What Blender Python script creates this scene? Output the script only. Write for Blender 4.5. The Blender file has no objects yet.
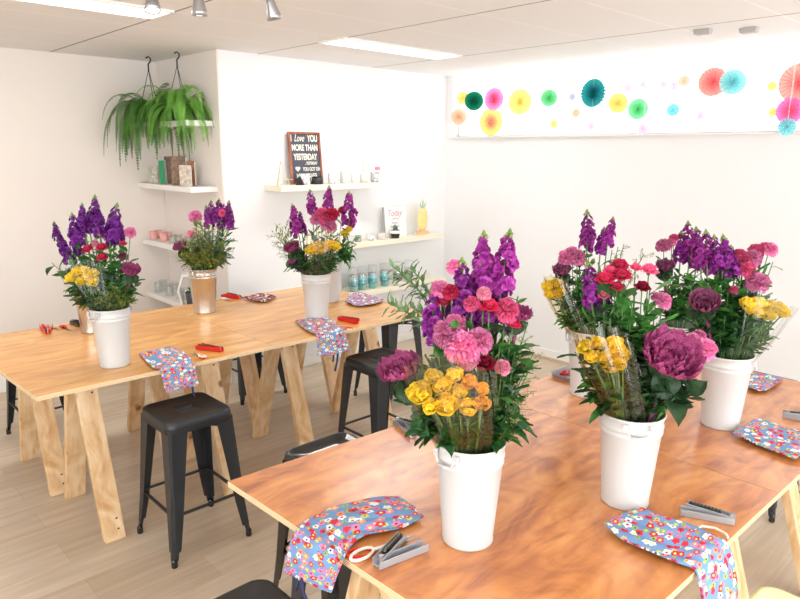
import bpy, math, random
import numpy as np
from mathutils import Vector, Matrix
random.seed(7); RNG = np.random.default_rng(11)
SC = bpy.context.scene; COL = SC.collection
PI = math.pi
# ------------------------------------------------------------------ camera
F = 667.6; CX, CY = 400.0, 299.5; CH = 1.86
R = np.array([[0.72793, -0.14408, 0.67034], [-0.68562, -0.16210, 0.70968], [0.00641, -0.97620, -0.21678]])  # world = R @ cam (x right, y down, z forward)
cam_d = bpy.data.cameras.new('camera'); cam = bpy.data.objects.new('camera', cam_d); COL.objects.link(cam)
cam_d.sensor_width = 36; cam_d.lens = F / 800 * 36; cam_d.clip_start = .05; cam_d.clip_end = 60
m = Matrix(((R[0][0], -R[0][1], -R[0][2]), (R[1][0], -R[1][1], -R[1][2]), (R[2][0], -R[2][1], -R[2][2])))
cam.matrix_world = Matrix.Translation((0, 0, CH)) @ m.to_4x4()
SC.camera = cam
ORG = np.array([0, 0, CH])
def ray(u, v): return R @ np.array([u - CX, v - CY, F])
def onz(u, v, z): r = ray(u, v); return r * ((z - CH) / r[2]) + ORG
def onx(u, v, x): r = ray(u, v); return r * (x / r[0]) + ORG
def ony(u, v, y): r = ray(u, v); return r * (y / r[1]) + ORG
def depth(p): return float((R.T @ (np.array(p) - ORG))[2])
def ondepth(u, v, d): return ray(u, v) * (d / F) + ORG
def proj(p):
    c = R.T @ (np.array(p, float) - ORG); return c[0] / c[2] * F + CX, c[1] / c[2] * F + CY
FW = R[:, 2]; RT = R[:, 0]
# ------------------------------------------------------------------ materials
SKY, E_FRONT, E_SIDE, E_PANEL, EXPO = 3.0, 100, 62, 14, 0.03
MATS = {}
def lin(c): return tuple(((x / 255) / 12.92 if x / 255 <= .04045 else ((x / 255 + .055) / 1.055) ** 2.4) for x in c)
def new_mat(name):
    mt = bpy.data.materials.new(name); mt.use_nodes = True
    nt = mt.node_tree; bs = nt.nodes['Principled BSDF']; MATS[name] = mt
    return mt, nt, bs
def N(nt, t, **k):
    n = nt.nodes.new(t)
    for a, b in k.items(): setattr(n, a, b)
    return n
def ramp(nt, stops):
    r = N(nt, 'ShaderNodeValToRGB'); e = r.color_ramp.elements
    while len(e) > 1: e.remove(e[0])
    for i, (p, c) in enumerate(stops):
        x = e[0] if i == 0 else e.new(p)
        x.position = p; x.color = (*c, 1)
    return r
def mat(name, rgb, rough=.5, metal=0, var=.0, vscale=8, coat=0, trans=0, spec=.5):
    mt, nt, bs = new_mat(name); c = lin(rgb)
    bs.inputs['Roughness'].default_value = rough; bs.inputs['Metallic'].default_value = metal
    bs.inputs['Base Color'].default_value = (*c, 1); bs.inputs['Specular IOR Level'].default_value = spec
    if coat: bs.inputs['Coat Weight'].default_value = coat
    if var:
        tc = N(nt, 'ShaderNodeTexCoord'); no = N(nt, 'ShaderNodeTexNoise'); no.inputs['Scale'].default_value = vscale; no.inputs['Detail'].default_value = 4
        nt.links.new(tc.outputs['Object'], no.inputs['Vector'])
        r = ramp(nt, [(.3, tuple(x * (1 - var) for x in c)), (.7, tuple(min(1, x * (1 + var)) for x in c))])
        nt.links.new(no.outputs['Fac'], r.inputs['Fac']); nt.links.new(r.outputs['Color'], bs.inputs['Base Color'])
    return mt
def petal_mat(name, a, b, c=None, scale=60, tr=.4, rough=.55):
    """two-tone petal: noise from a to b, c on some crests, light passing through thin petals"""
    mt, nt, bs = new_mat(name)
    tc = N(nt, 'ShaderNodeTexCoord'); no = N(nt, 'ShaderNodeTexNoise'); no.inputs['Scale'].default_value = scale; no.inputs['Detail'].default_value = 3
    oi = N(nt, 'ShaderNodeObjectInfo'); nt.links.new(tc.outputs['Object'], no.inputs['Vector'])
    r = ramp(nt, [(.34, lin(a)), (.6, lin(b))] + ([(.8, lin(c))] if c else []))
    nt.links.new(no.outputs['Fac'], r.inputs['Fac'])
    hs = N(nt, 'ShaderNodeHueSaturation'); mr = N(nt, 'ShaderNodeMapRange'); mr.inputs[3].default_value = .82; mr.inputs[4].default_value = 1.18
    nt.links.new(oi.outputs['Random'], mr.inputs[0]); nt.links.new(mr.outputs[0], hs.inputs['Value']); nt.links.new(r.outputs['Color'], hs.inputs['Color'])
    nt.links.new(hs.outputs['Color'], bs.inputs['Base Color']); bs.inputs['Roughness'].default_value = rough
    bs.inputs['Specular IOR Level'].default_value = .3
    t = N(nt, 'ShaderNodeBsdfTranslucent'); nt.links.new(hs.outputs['Color'], t.inputs['Color'])
    mx = N(nt, 'ShaderNodeMixShader'); mx.inputs[0].default_value = tr
    nt.links.new(bs.outputs[0], mx.inputs[1]); nt.links.new(t.outputs[0], mx.inputs[2]); nt.links.new(mx.outputs[0], nt.nodes['Material Output'].inputs['Surface'])
    return mt
def emit_mat(name, rgb, s):
    mt, nt, bs = new_mat(name); bs.inputs['Base Color'].default_value = (*lin(rgb), 1)
    bs.inputs['Emission Color'].default_value = (*lin(rgb), 1); bs.inputs['Emission Strength'].default_value = s
    return mt
def wood_mat(name, dark, mid, light, stretch=(1, 9, 9), scale=1.3, rough=.4, knots=0, coat=0, dist=1.2):
    mt, nt, bs = new_mat(name); tc = N(nt, 'ShaderNodeTexCoord'); mp = N(nt, 'ShaderNodeMapping'); mp.inputs['Scale'].default_value = stretch
    no = N(nt, 'ShaderNodeTexNoise'); no.inputs['Scale'].default_value = scale; no.inputs['Detail'].default_value = 7; no.inputs['Distortion'].default_value = dist
    no2 = N(nt, 'ShaderNodeTexNoise'); no2.inputs['Scale'].default_value = scale * 1.6; no2.inputs['Detail'].default_value = 5; no2.inputs['Distortion'].default_value = 2.5
    nt.links.new(tc.outputs['Object'], mp.inputs[0]); nt.links.new(mp.outputs[0], no.inputs['Vector'])
    mp2 = N(nt, 'ShaderNodeMapping'); mp2.inputs['Scale'].default_value = tuple(1 + (s - 1) * .18 for s in stretch); nt.links.new(tc.outputs['Object'], mp2.inputs[0]); nt.links.new(mp2.outputs[0], no2.inputs['Vector'])
    mx = N(nt, 'ShaderNodeMath', operation='ADD'); m2 = N(nt, 'ShaderNodeMath', operation='MULTIPLY'); m2.inputs[1].default_value = .5
    nt.links.new(no.outputs['Fac'], mx.inputs[0]); nt.links.new(no2.outputs['Fac'], mx.inputs[1]); nt.links.new(mx.outputs[0], m2.inputs[0])
    r = ramp(nt, [(.36, lin(dark)), (.5, lin(mid)), (.62, lin(light))]); nt.links.new(m2.outputs[0], r.inputs['Fac'])
    out = r.outputs['Color']
    if knots:
        vo = N(nt, 'ShaderNodeTexVoronoi'); vo.inputs['Scale'].default_value = knots; nt.links.new(tc.outputs['Object'], vo.inputs['Vector'])
        kr = ramp(nt, [(.07, (0, 0, 0)), (.13, (1, 1, 1))]); nt.links.new(vo.outputs['Distance'], kr.inputs['Fac'])
        mc = N(nt, 'ShaderNodeMix', data_type='RGBA'); mc.inputs[6].default_value = (*lin((140, 92, 55)), 1)
        nt.links.new(kr.outputs['Color'], mc.inputs[0]); nt.links.new(out, mc.inputs[7]); out = mc.outputs[2]
    nt.links.new(out, bs.inputs['Base Color']); bs.inputs['Roughness'].default_value = rough
    if coat: bs.inputs['Coat Weight'].default_value = coat; bs.inputs['Coat Roughness'].default_value = .22
    return mt
def glass_mat(name, tint=(255, 255, 255), alpha=.15, rough=.05):
    """thin clear sheet: mostly transparent with a gloss"""
    mt, nt, bs = new_mat(name); t = N(nt, 'ShaderNodeBsdfTransparent'); t.inputs[0].default_value = (*lin(tint), 1)
    g = N(nt, 'ShaderNodeBsdfGlossy'); g.inputs['Roughness'].default_value = rough
    lw = N(nt, 'ShaderNodeLayerWeight'); lw.inputs[0].default_value = .35
    mr = N(nt, 'ShaderNodeMapRange'); mr.inputs[3].default_value = alpha * .5; mr.inputs[4].default_value = min(1, alpha * 3); nt.links.new(lw.outputs['Facing'], mr.inputs[0])
    mx = N(nt, 'ShaderNodeMixShader'); nt.links.new(mr.outputs[0], mx.inputs[0]); nt.links.new(t.outputs[0], mx.inputs[1]); nt.links.new(g.outputs[0], mx.inputs[2])
    nt.links.new(mx.outputs[0], nt.nodes['Material Output'].inputs['Surface']); return mt
# ------------------------------------------------------------------ mesh helper
class G:
    def __init__(s): s.v = []; s.f = []; s.m = []; s.n = 0; s.uv = []
    def add(s, V, Fs, mi=0, uv=None):
        V = np.asarray(V, float); s.v.append(V); k = s.n
        s.f += [tuple(i + k for i in f) for f in Fs]; s.m += [mi] * len(Fs)
        s.uv.append(np.zeros((len(V), 2)) if uv is None else np.asarray(uv)); s.n += len(V); return s
    def box(s, c, d, rot=None, mi=0, top=None):
        """box of size d centred at c; top=(sx,sy) scales its upper face"""
        hx, hy, hz = d[0] / 2, d[1] / 2, d[2] / 2; tx, ty = top or (1, 1)
        V = np.array([[-hx, -hy, -hz], [hx, -hy, -hz], [hx, hy, -hz], [-hx, hy, -hz], [-hx * tx, -hy * ty, hz], [hx * tx, -hy * ty, hz], [hx * tx, hy * ty, hz], [-hx * tx, hy * ty, hz]])
        if rot is not None: V = V @ np.array(rot).T
        return s.add(V + np.array(c), [(0, 3, 2, 1), (4, 5, 6, 7), (0, 1, 5, 4), (1, 2, 6, 5), (2, 3, 7, 6), (3, 0, 4, 7)], mi)
    def bar(s, a, b, w, t, up=(0, 0, 1), mi=0, w2=None, t2=None):
        """rectangular bar a->b, width w along the side direction, thickness t along 'up'"""
        a = np.array(a, float); b = np.array(b, float); d = b - a; L = np.linalg.norm(d); d /= L
        sd = np.cross(d, up); sd /= np.linalg.norm(sd); u = np.cross(sd, d); w2 = w if w2 is None else w2; t2 = t if t2 is None else t2
        V = [p + sd * x * ww / 2 + u * y * tt / 2 for p, ww, tt in ((a, w, t), (b, w2, t2)) for x, y in ((-1, -1), (1, -1), (1, 1), (-1, 1))]
        return s.add(V, [(0, 3, 2, 1), (4, 5, 6, 7), (0, 1, 5, 4), (1, 2, 6, 5), (2, 3, 7, 6), (3, 0, 4, 7)], mi)
    def tube(s, pts, r, n=8, mi=0, cap=True):
        P = [np.array(p, float) for p in pts]; rs = r if hasattr(r, '__len__') else [r] * len(P); V = []; u = None
        for i, p in enumerate(P):
            d = P[min(i + 1, len(P) - 1)] - P[max(i - 1, 0)]; d /= (np.linalg.norm(d) + 1e-9)
            if u is None: u = np.cross(d, (0, 0, 1)) if abs(d[2]) < .9 else np.cross(d, (1, 0, 0))
            u = u - d * (u @ d); u /= (np.linalg.norm(u) + 1e-9); w = np.cross(d, u)
            for k in range(n): a = 2 * PI * k / n; V.append(p + (u * math.cos(a) + w * math.sin(a)) * rs[i])
        Fs = [(i * n + k, i * n + (k + 1) % n, (i + 1) * n + (k + 1) % n, (i + 1) * n + k) for i in range(len(P) - 1) for k in range(n)]
        if cap: Fs += [tuple(range(n))[::-1], tuple((len(P) - 1) * n + k for k in range(n))]
        return s.add(V, Fs, mi)
    def lathe(s, prof, n=28, c=(0, 0, 0), mi=0, close=False):
        V = [(r * math.cos(2 * PI * k / n) + c[0], r * math.sin(2 * PI * k / n) + c[1], z + c[2]) for r, z in prof for k in range(n)]
        Fs = [(i * n + k, i * n + (k + 1) % n, (i + 1) * n + (k + 1) % n, (i + 1) * n + k) for i in range(len(prof) - 1) for k in range(n)]
        if close: Fs += [tuple(range(n))[::-1], tuple((len(prof) - 1) * n + k for k in range(n))]
        return s.add(V, Fs, mi)
    def grid(s, P, mi=0, uv=None):
        """P: array (a, b, 3)"""
        P = np.asarray(P, float); a, b = P.shape[:2]
        Fs = [(i * b + j, (i + 1) * b + j, (i + 1) * b + j + 1, i * b + j + 1) for i in range(a - 1) for j in range(b - 1)]
        return s.add(P.reshape(-1, 3), Fs, mi, None if uv is None else np.asarray(uv).reshape(-1, 2))
    def merge(s, o, M=None, mi=None):
        V = np.concatenate(o.v)
        if M is not None: V = V @ np.array(M)[:3, :3].T + np.array(M)[:3, 3]
        k = s.n; s.v.append(V); s.f += [tuple(i + k for i in f) for f in o.f]; s.m += (o.m if mi is None else [mi] * len(o.f)); s.uv.append(np.concatenate(o.uv)); s.n += len(V); return s
    def mesh(s, name, mats, smooth=True):
        me = bpy.data.meshes.new(name); me.from_pydata(np.concatenate(s.v).tolist(), [], s.f)
        for mt in (mats if isinstance(mats, (list, tuple)) else [mats]): me.materials.append(mt)
        if len(me.materials) > 1: me.polygons.foreach_set('material_index', s.m)
        uv = np.concatenate(s.uv)
        if uv.any():
            l = me.uv_layers.new(name='UVMap'); idx = np.empty(len(me.loops), int); me.loops.foreach_get('vertex_index', idx); l.data.foreach_set('uv', uv[idx].ravel())
        if smooth: me.polygons.foreach_set('use_smooth', [True] * len(me.polygons))
        me.update(); return me
    def obj(s, name, mats, parent=None, smooth=False, bevel=0, seg=2, loc=None, ang=40):
        o = bpy.data.objects.new(name, s.mesh(name, mats, smooth)); COL.objects.link(o)
        if parent: o.parent = parent
        if loc is not None: o.location = loc
        if bevel:
            b = o.modifiers.new('bevel', 'BEVEL'); b.width = bevel; b.segments = seg; b.limit_method = 'ANGLE'; b.angle_limit = math.radians(ang)
        return o
def empty(name, loc=(0, 0, 0), rz=0, label=None, cat=None, group=None):
    o = bpy.data.objects.new(name, None); o.empty_display_size = .05; COL.objects.link(o); o.location = tuple(loc); o.rotation_euler = (0, 0, rz); tag(o, label, cat, group); return o
def tag(o, label=None, cat=None, group=None, kind=None):
    if label: o['label'] = label
    if cat: o['category'] = cat
    if group: o['group'] = group
    if kind: o['kind'] = kind
    return o
def struct(name, g, mt, parent=None, **k):
    o = g.obj(name, mt, parent, **k)
    if parent is None: o['kind'] = 'structure'
    return o
def copy_tree(o, parent=None):
    c = o.copy(); COL.objects.link(c)
    if parent: c.parent = parent; c.matrix_parent_inverse = o.matrix_parent_inverse.copy()
    for ch in list(o.children): copy_tree(ch, c)
    return c
def rotm(a, ax='Z'): return np.array(Matrix.Rotation(a, 3, ax))

# ------------------------------------------------------------------ palette
white_wall = mat('white_wall', (240, 240, 241), .6)
cream_wall = mat('cream_wall', (240, 232, 225), .6, var=.015, vscale=2)
black_metal = mat('black_metal', (36, 39, 44), .4, metal=.0, spec=.5)
gloss_black = mat('gloss_black', (18, 18, 20), .12, spec=.7)
white_enamel = mat('white_enamel', (204, 204, 203), .34, coat=.2)
white_paint = mat('white_paint', (244, 242, 238), .45)
galv = mat('galvanised', (205, 202, 198), .22, metal=.85, var=.12, vscale=14)
steel = mat('brushed_steel', (176, 176, 178), .3, metal=.8)
grey_metal = mat('grey_metal', (168, 170, 176), .42, metal=.3)
dark_steel = mat('dark_steel', (92, 88, 78), .4, metal=.6, var=.25, vscale=90)
red_plastic = mat('red_plastic', (214, 38, 32), .3)
white_plastic = mat('white_plastic', (236, 228, 215), .35)
leaf_m = petal_mat('leaf_green', (48, 102, 46), (84, 146, 66), (122, 176, 92), 26, .25, .42)
leaf_dark = petal_mat('leaf_dark_green', (34, 76, 42), (60, 110, 58), (88, 136, 78), 26, .22, .36)
leaf_pale = petal_mat('leaf_pale_green', (104, 138, 96), (140, 170, 124), (168, 190, 148), 30, .25, .5)
leaf_grey = petal_mat('leaf_grey_green', (92, 122, 106), (124, 150, 134), (150, 170, 150), 30, .2, .5)
bud_m = petal_mat('green_bud', (130, 156, 84), (168, 186, 112), None, 90, .25)
stem_m = mat('stem_green', (88, 128, 66), .5)
olive = petal_mat('olive_filler', (120, 138, 62), (164, 170, 88), (206, 196, 112), 60, .25)
gold_m = petal_mat('golden_spray', (176, 146, 84), (206, 180, 120), None, 90, .2)
wheat_m = petal_mat('wheat_beige', (196, 182, 140), (222, 210, 172), None, 90, .2)
purple = petal_mat('purple_petal', (126, 38, 134), (168, 62, 164), (210, 130, 204), 70, .3)
deep_purple = petal_mat('deep_purple_petal', (100, 34, 128), (138, 54, 156), (180, 104, 190), 70, .3)
violet = petal_mat('violet_petal', (146, 42, 140), (184, 68, 168), (220, 136, 206), 70, .3)
yellow = petal_mat('yellow_petal', (255, 214, 40), (255, 234, 80), (255, 244, 150), 40, .35)
amber = petal_mat('amber_petal', (250, 178, 40), (255, 206, 74), (255, 224, 120), 40, .35)
pink = petal_mat('pink_petal', (246, 116, 182), (255, 168, 214), (255, 216, 236), 55, .35)
hot_pink = petal_mat('hot_pink_petal', (234, 72, 134), (250, 122, 168), (255, 176, 206), 55, .35)
pale_pink = petal_mat('pale_pink_petal', (240, 140, 176), (250, 180, 204), (255, 214, 226), 55, .35)
crimson = petal_mat('crimson_petal', (196, 32, 74), (230, 62, 108), (240, 104, 136), 50, .3)
dark_red = petal_mat('dark_red_petal', (116, 8, 44), (158, 20, 60), None, 50, .25)
mauve = petal_mat('mauve_petal', (138, 44, 96), (186, 88, 140), (228, 166, 200), 34, .28)
dusk = petal_mat('dusky_petal', (132, 56, 98), (172, 98, 136), (208, 152, 174), 34, .28)
cab_green = petal_mat('cabbage_green', (34, 62, 40), (58, 88, 54), (92, 70, 88), 20, .2, .4)
clear = glass_mat('clear_cellophane', (253, 253, 253), .07, .18)
tan_cello = glass_mat('tan_cellophane', (244, 236, 212), .10, .16)
glass = glass_mat('clear_glass', (251, 253, 253), .16, .03)
amber_glass = glass_mat('pane_glass', (252, 254, 255), .04, .02)

# ------------------------------------------------------------------ the setting
def mat_floor():
    mt, nt, bs = new_mat('oak_planks'); tc = N(nt, 'ShaderNodeTexCoord')
    br = N(nt, 'ShaderNodeTexBrick'); br.offset = .37; br.inputs['Scale'].default_value = 1; br.inputs['Brick Width'].default_value = 1.25; br.inputs['Row Height'].default_value = .19
    br.inputs['Mortar Size'].default_value = .0012; br.inputs['Mortar Smooth'].default_value = .2; br.inputs['Bias'].default_value = 0
    br.inputs['Color1'].default_value = (*lin((214, 198, 176)), 1); br.inputs['Color2'].default_value = (*lin((200, 180, 156)), 1); br.inputs['Mortar'].default_value = (*lin((186, 166, 144)), 1)
    nt.links.new(tc.outputs['Object'], br.inputs['Vector'])
    mp = N(nt, 'ShaderNodeMapping'); mp.inputs['Scale'].default_value = (1, 12, 1); no = N(nt, 'ShaderNodeTexNoise'); no.inputs['Scale'].default_value = 2.2; no.inputs['Detail'].default_value = 6; no.inputs['Distortion'].default_value = .6
    nt.links.new(tc.outputs['Object'], mp.inputs[0]); nt.links.new(mp.outputs[0], no.inputs['Vector'])
    r = ramp(nt, [(.3, (.84, .82, .80)), (.7, (1.06, 1.06, 1.06))]); nt.links.new(no.outputs['Fac'], r.inputs['Fac'])
    mx = N(nt, 'ShaderNodeMix', data_type='RGBA', blend_type='MULTIPLY'); mx.inputs[0].default_value = 1
    nt.links.new(br.outputs['Color'], mx.inputs[6]); nt.links.new(r.outputs['Color'], mx.inputs[7]); nt.links.new(mx.outputs[2], bs.inputs['Base Color'])
    bs.inputs['Roughness'].default_value = .38; return mt
def mat_ceiling():
    mt, nt, bs = new_mat('ceiling_tiles'); tc = N(nt, 'ShaderNodeTexCoord'); sx = N(nt, 'ShaderNodeSeparateXYZ'); nt.links.new(tc.outputs['Object'], sx.inputs[0])
    def line(sock, period, off, w):
        a = N(nt, 'ShaderNodeMath', operation='SUBTRACT'); a.inputs[1].default_value = off - period * 20; nt.links.new(sock, a.inputs[0])
        b = N(nt, 'ShaderNodeMath', operation='MODULO'); b.inputs[1].default_value = period; nt.links.new(a.outputs[0], b.inputs[0])
        c = N(nt, 'ShaderNodeMath', operation='LESS_THAN'); c.inputs[1].default_value = w; nt.links.new(b.outputs[0], c.inputs[0]); return c.outputs[0]
    lx = line(sx.outputs[0], 1.17, 1.73, .014); ly = line(sx.outputs[1], .56, 1.37, .012)
    m1 = N(nt, 'ShaderNodeMix', data_type='RGBA'); m1.inputs[6].default_value = (*lin((240, 237, 235)), 1); m1.inputs[7].default_value = (*lin((252, 250, 249)), 1); nt.links.new(ly, m1.inputs[0])
    m2 = N(nt, 'ShaderNodeMix', data_type='RGBA'); m2.inputs[7].default_value = (*lin((150, 140, 134)), 1); nt.links.new(lx, m2.inputs[0]); nt.links.new(m1.outputs[2], m2.inputs[6])
    nt.links.new(m2.outputs[2], bs.inputs['Base Color']); bs.inputs['Roughness'].default_value = .8; return mt
CEIL = 2.58; XW = 5.04; YB = 4.68; YL = 5.73; XP = 2.565; X0 = -2.6; Y0 = -2.6
struct('floor', G().box(((X0 + XW) / 2, (Y0 + YL) / 2, -.05), (XW - X0 + .4, YL - Y0 + .4, .1)), mat_floor())
struct('ceiling', G().box(((X0 + XW) / 2, (Y0 + YL) / 2, CEIL + .05), (XW - X0 + .4, YL - Y0 + .4, .1)), mat_ceiling())
struct('wall_back', G().box(((XP + XW + .2) / 2, YL / 2 + YB / 2 + .1, CEIL / 2), (XW + .2 - XP, YL - YB + .2, CEIL)), white_wall)
struct('wall_left', G().box(((X0 + XP) / 2, YL + .1, CEIL / 2), (XP - X0, .2, CEIL)), cream_wall)
struct('wall_alcove', G().box((XP - .006, (YL + YB) / 2, CEIL / 2), (.008, YL - YB - .004, CEIL)), cream_wall)
SILL = 2.003; HEAD = 2.578; WY1 = 4.6
g = G().box((XW + .1, (YB + Y0) / 2, SILL / 2), (.2, YB - Y0, SILL)); g.box((XW + .1, (WY1 + YB) / 2, (SILL + CEIL) / 2), (.2, YB - WY1, CEIL - SILL))
g.box((XW + .1, (WY1 + Y0) / 2, (HEAD + CEIL) / 2), (.2, WY1 - Y0, CEIL - HEAD)); struct('wall_right', g, white_wall)
w = empty('window_1', (XW + .1, 0, SILL)); w['kind'] = 'structure'
g = G(); 
for y in (WY1 - .008, Y0 + .03): g.box((.0, y, .28), (.03, .016, HEAD - SILL))
g.box((0, (WY1 + Y0) / 2, .006), (.03, WY1 - Y0, .012)); g.box((0, WY1 - .05, HEAD - SILL - .004), (.02, .1, .008)); g.obj('window_frame', white_paint, w)
G().box((0, (WY1 + Y0) / 2, .282), (.006, WY1 - Y0 - .02, HEAD - SILL - .02)).obj('pane', amber_glass, w)
G().box((-.075, (WY1 + Y0) / 2, -.006), (.19, WY1 - Y0, .012)).obj('window_sill', white_paint, w)
struct('baseboard_right', G().box((XW - .008, (YB + Y0) / 2, .045), (.016, YB - Y0, .09)), white_paint, bevel=.003)
struct('trim_1', G().box((XW - .022, (YB + Y0) / 2, .012), (.012, YB - Y0, .024)), mat('tan_trim', (206, 186, 158), .5))
struct('baseboard_back', G().box(((XP + XW) / 2, YB - .008, .045), (XW - XP, .016, .09)), white_paint, bevel=.003)
struct('baseboard_left', G().box(((X0 + XP) / 2, YL - .008, .045), (XP - X0 - .02, .016, .09)), white_paint, bevel=.003)
# two unseen walls behind the camera; their glazed openings are added for fill light
def front_wall(name, wn, axis):
    wl = empty(wn, (0, 0, 0)); wl['kind'] = 'structure'; g = G(); fr = G(); pn = G()
    a0, a1 = (X0, XW) if axis == 'x' else (Y0, YL)
    def bx(gg, c0, c1, z0, z1, t, off=.1):
        if axis == 'x': gg.box(((c0 + c1) / 2, Y0 - off, (z0 + z1) / 2), (c1 - c0, t, z1 - z0))
        else: gg.box((X0 - off, (c0 + c1) / 2, (z0 + z1) / 2), (t, c1 - c0, z1 - z0))
    o0, o1 = (a0 + .5, a1 - .5) if axis == 'x' else (a0 + .4, 2.4)
    bx(g, a0 - .2, o0, 0, CEIL, .2); bx(g, o1, a1 + .2, 0, CEIL, .2); bx(g, o0, o1, 0, .25, .2); bx(g, o0, o1, 2.45, CEIL, .2)
    struct(name, g, white_wall)
    n = 4
    for i in range(n + 1):
        c = o0 + (o1 - o0) * i / n; bx(fr, c - .025, c + .025, .25, 2.45, .05)
    bx(fr, o0, o1, .25, .3, .05); bx(fr, o0, o1, 2.4, 2.45, .05); bx(pn, o0, o1, .27, 2.43, .006)
    fr.obj('window_frame', white_paint, wl); pn.obj('pane', amber_glass, wl)
    return o0, o1
fo = front_wall('wall_front', 'fill_window_front', 'x'); so = front_wall('wall_side', 'fill_window_side', 'y')
# sky daylight; added soft fill at the unseen openings, portal at the strip window
wd = bpy.data.worlds.new('world'); SC.world = wd; wd.use_nodes = True; wd.node_tree.nodes['Background'].inputs[0].default_value = (1, 1, 1, 1)
wd.node_tree.nodes['Background'].inputs[1].default_value = SKY
def area(name, loc, rot, sx, sy, e, col=(1, 1, 1), portal=False):
    d = bpy.data.lights.new(name, 'AREA'); d.shape = 'RECTANGLE'; d.size = sx; d.size_y = sy; d.energy = e; d.color = col
    if portal: d.cycles.is_portal = True
    o = bpy.data.objects.new(name, d); COL.objects.link(o); o.location = loc; o.rotation_euler = rot; return o
area('fill_front', ((fo[0] + fo[1]) / 2, Y0 + .02, 1.35), (PI / 2, 0, 0), fo[1] - fo[0], 2.1, E_FRONT, (.98, .99, 1))  # added fill lamp from behind the camera, no known source there
area('fill_side', (X0 + .02, (so[0] + so[1]) / 2, 1.35), (PI / 2, 0, -PI / 2), so[1] - so[0], 2.1, E_SIDE, (.98, .99, 1))  # second added fill lamp, at the unseen side opening
area('daylight_strip', (XW + .25, (WY1 + Y0) / 2, (SILL + HEAD) / 2), (PI / 2, 0, PI / 2), WY1 - Y0, .45, 1, portal=True)
SC.view_settings.view_transform = 'Standard'; SC.view_settings.look = 'None'; SC.view_settings.gamma = 1; SC.view_settings.exposure = EXPO
SC.cycles.max_bounces = 8; SC.cycles.transparent_max_bounces = 24; SC.cycles.diffuse_bounces = 4; SC.cycles.use_denoising = True
# ceiling light panels
diffuser = emit_mat('lit_diffuser', (255, 252, 246), 4.0)
for i, (x, y, lb) in enumerate([(1.145, 3.715, 'lit white ceiling panel above the left table'), (3.45, 3.725, 'lit white ceiling panel near the back wall, right of the spotlights')]):
    c = empty('ceiling_light', (x, y, CEIL), label=lb, cat='ceiling light', group='recessed ceiling light panels')
    g = G(); g.box((0, -.13, -.006), (1.15, .02, .012)); g.box((0, .13, -.006), (1.15, .02, .012)); g.box((-.57, 0, -.006), (.02, .26, .012)); g.box((.57, 0, -.006), (.02, .26, .012)); g.obj('frame', white_paint, c)
    G().box((0, 0, -.003), (1.12, .24, .006)).obj('diffuser', diffuser, c)
    area('panel_glow', (x, y, CEIL - .02), (0, 0, 0), 1.1, .22, E_PANEL, (1, .985, .96))
# track spotlight
bulb = emit_mat('lit_bulb', (255, 250, 240), 6)
P = [ondepth(u, v, d) for u, v, d in ((152, 8, 3.25), (200, 9, 3.3), (271, 13, 3.3))]
P = [onz(152, 1, 2.48), onz(199, 5, 2.48), onz(272, 9, 2.48)]
tr = empty('track_spotlight', (P[1][0], P[1][1], CEIL), label='brushed steel spotlight bar with three heads under the ceiling', cat='spotlight')
d = (P[2] - P[0]); d[2] = 0; d /= np.linalg.norm(d)
def rel(p, o): return np.array(p) - np.array(o.location)
g = G(); a = P[0] - d * .12; b = P[2] + d * .12; a[2] = b[2] = 2.555; g.tube([rel(a, tr), rel(b, tr)], .011, 10); g.lathe([(.05, -.0), (.05, -.02), (.045, -.025), (0, -.025)], 20, (0, 0, 0)); g.obj('rail', steel, tr, smooth=True)
for p, ax in zip(P, ((-.15, -.3, -1), (.05, .1, -1), (.35, .1, -1))):
    ax = np.array(ax); ax = ax / np.linalg.norm(ax); M = Vector(ax).to_track_quat('-Z', 'Y').to_matrix().to_4x4(); M.translation = rel(p, tr)
    h = G().merge(G().lathe([(0, .045), (.016, .043), (.02, .03), (.024, .01), (.033, -.025), (.034, -.045), (.031, -.045), (.03, -.03)], 20), M).obj('lamp_head', steel, tr, smooth=True)
    G().merge(G().lathe([(.031, -.038), (.015, -.043), (0, -.044)], 20), M).obj('bulb', bulb, h, smooth=True)
    t = np.array([p[0], p[1], 2.55]); G().tube([rel(p - ax * .04, tr), rel(t, tr)], .005, 6).obj('bracket', steel, h)
for p, lb in ((onz(703, 32, 2.565), 'left one of two small grey fittings on the ceiling edge'), (onz(749, 30.5, 2.565), 'right one of two small grey fittings on the ceiling edge')):
    o = G().box((0, 0, 0), (.05, .09, .028), top=(1.1, 1.1)).obj('ceiling_fitting', mat('fitting_grey', (176, 172, 170), .5), bevel=.004); o.location = tuple(p); tag(o, lb, 'fitting', 'grey ceiling fittings')

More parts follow.
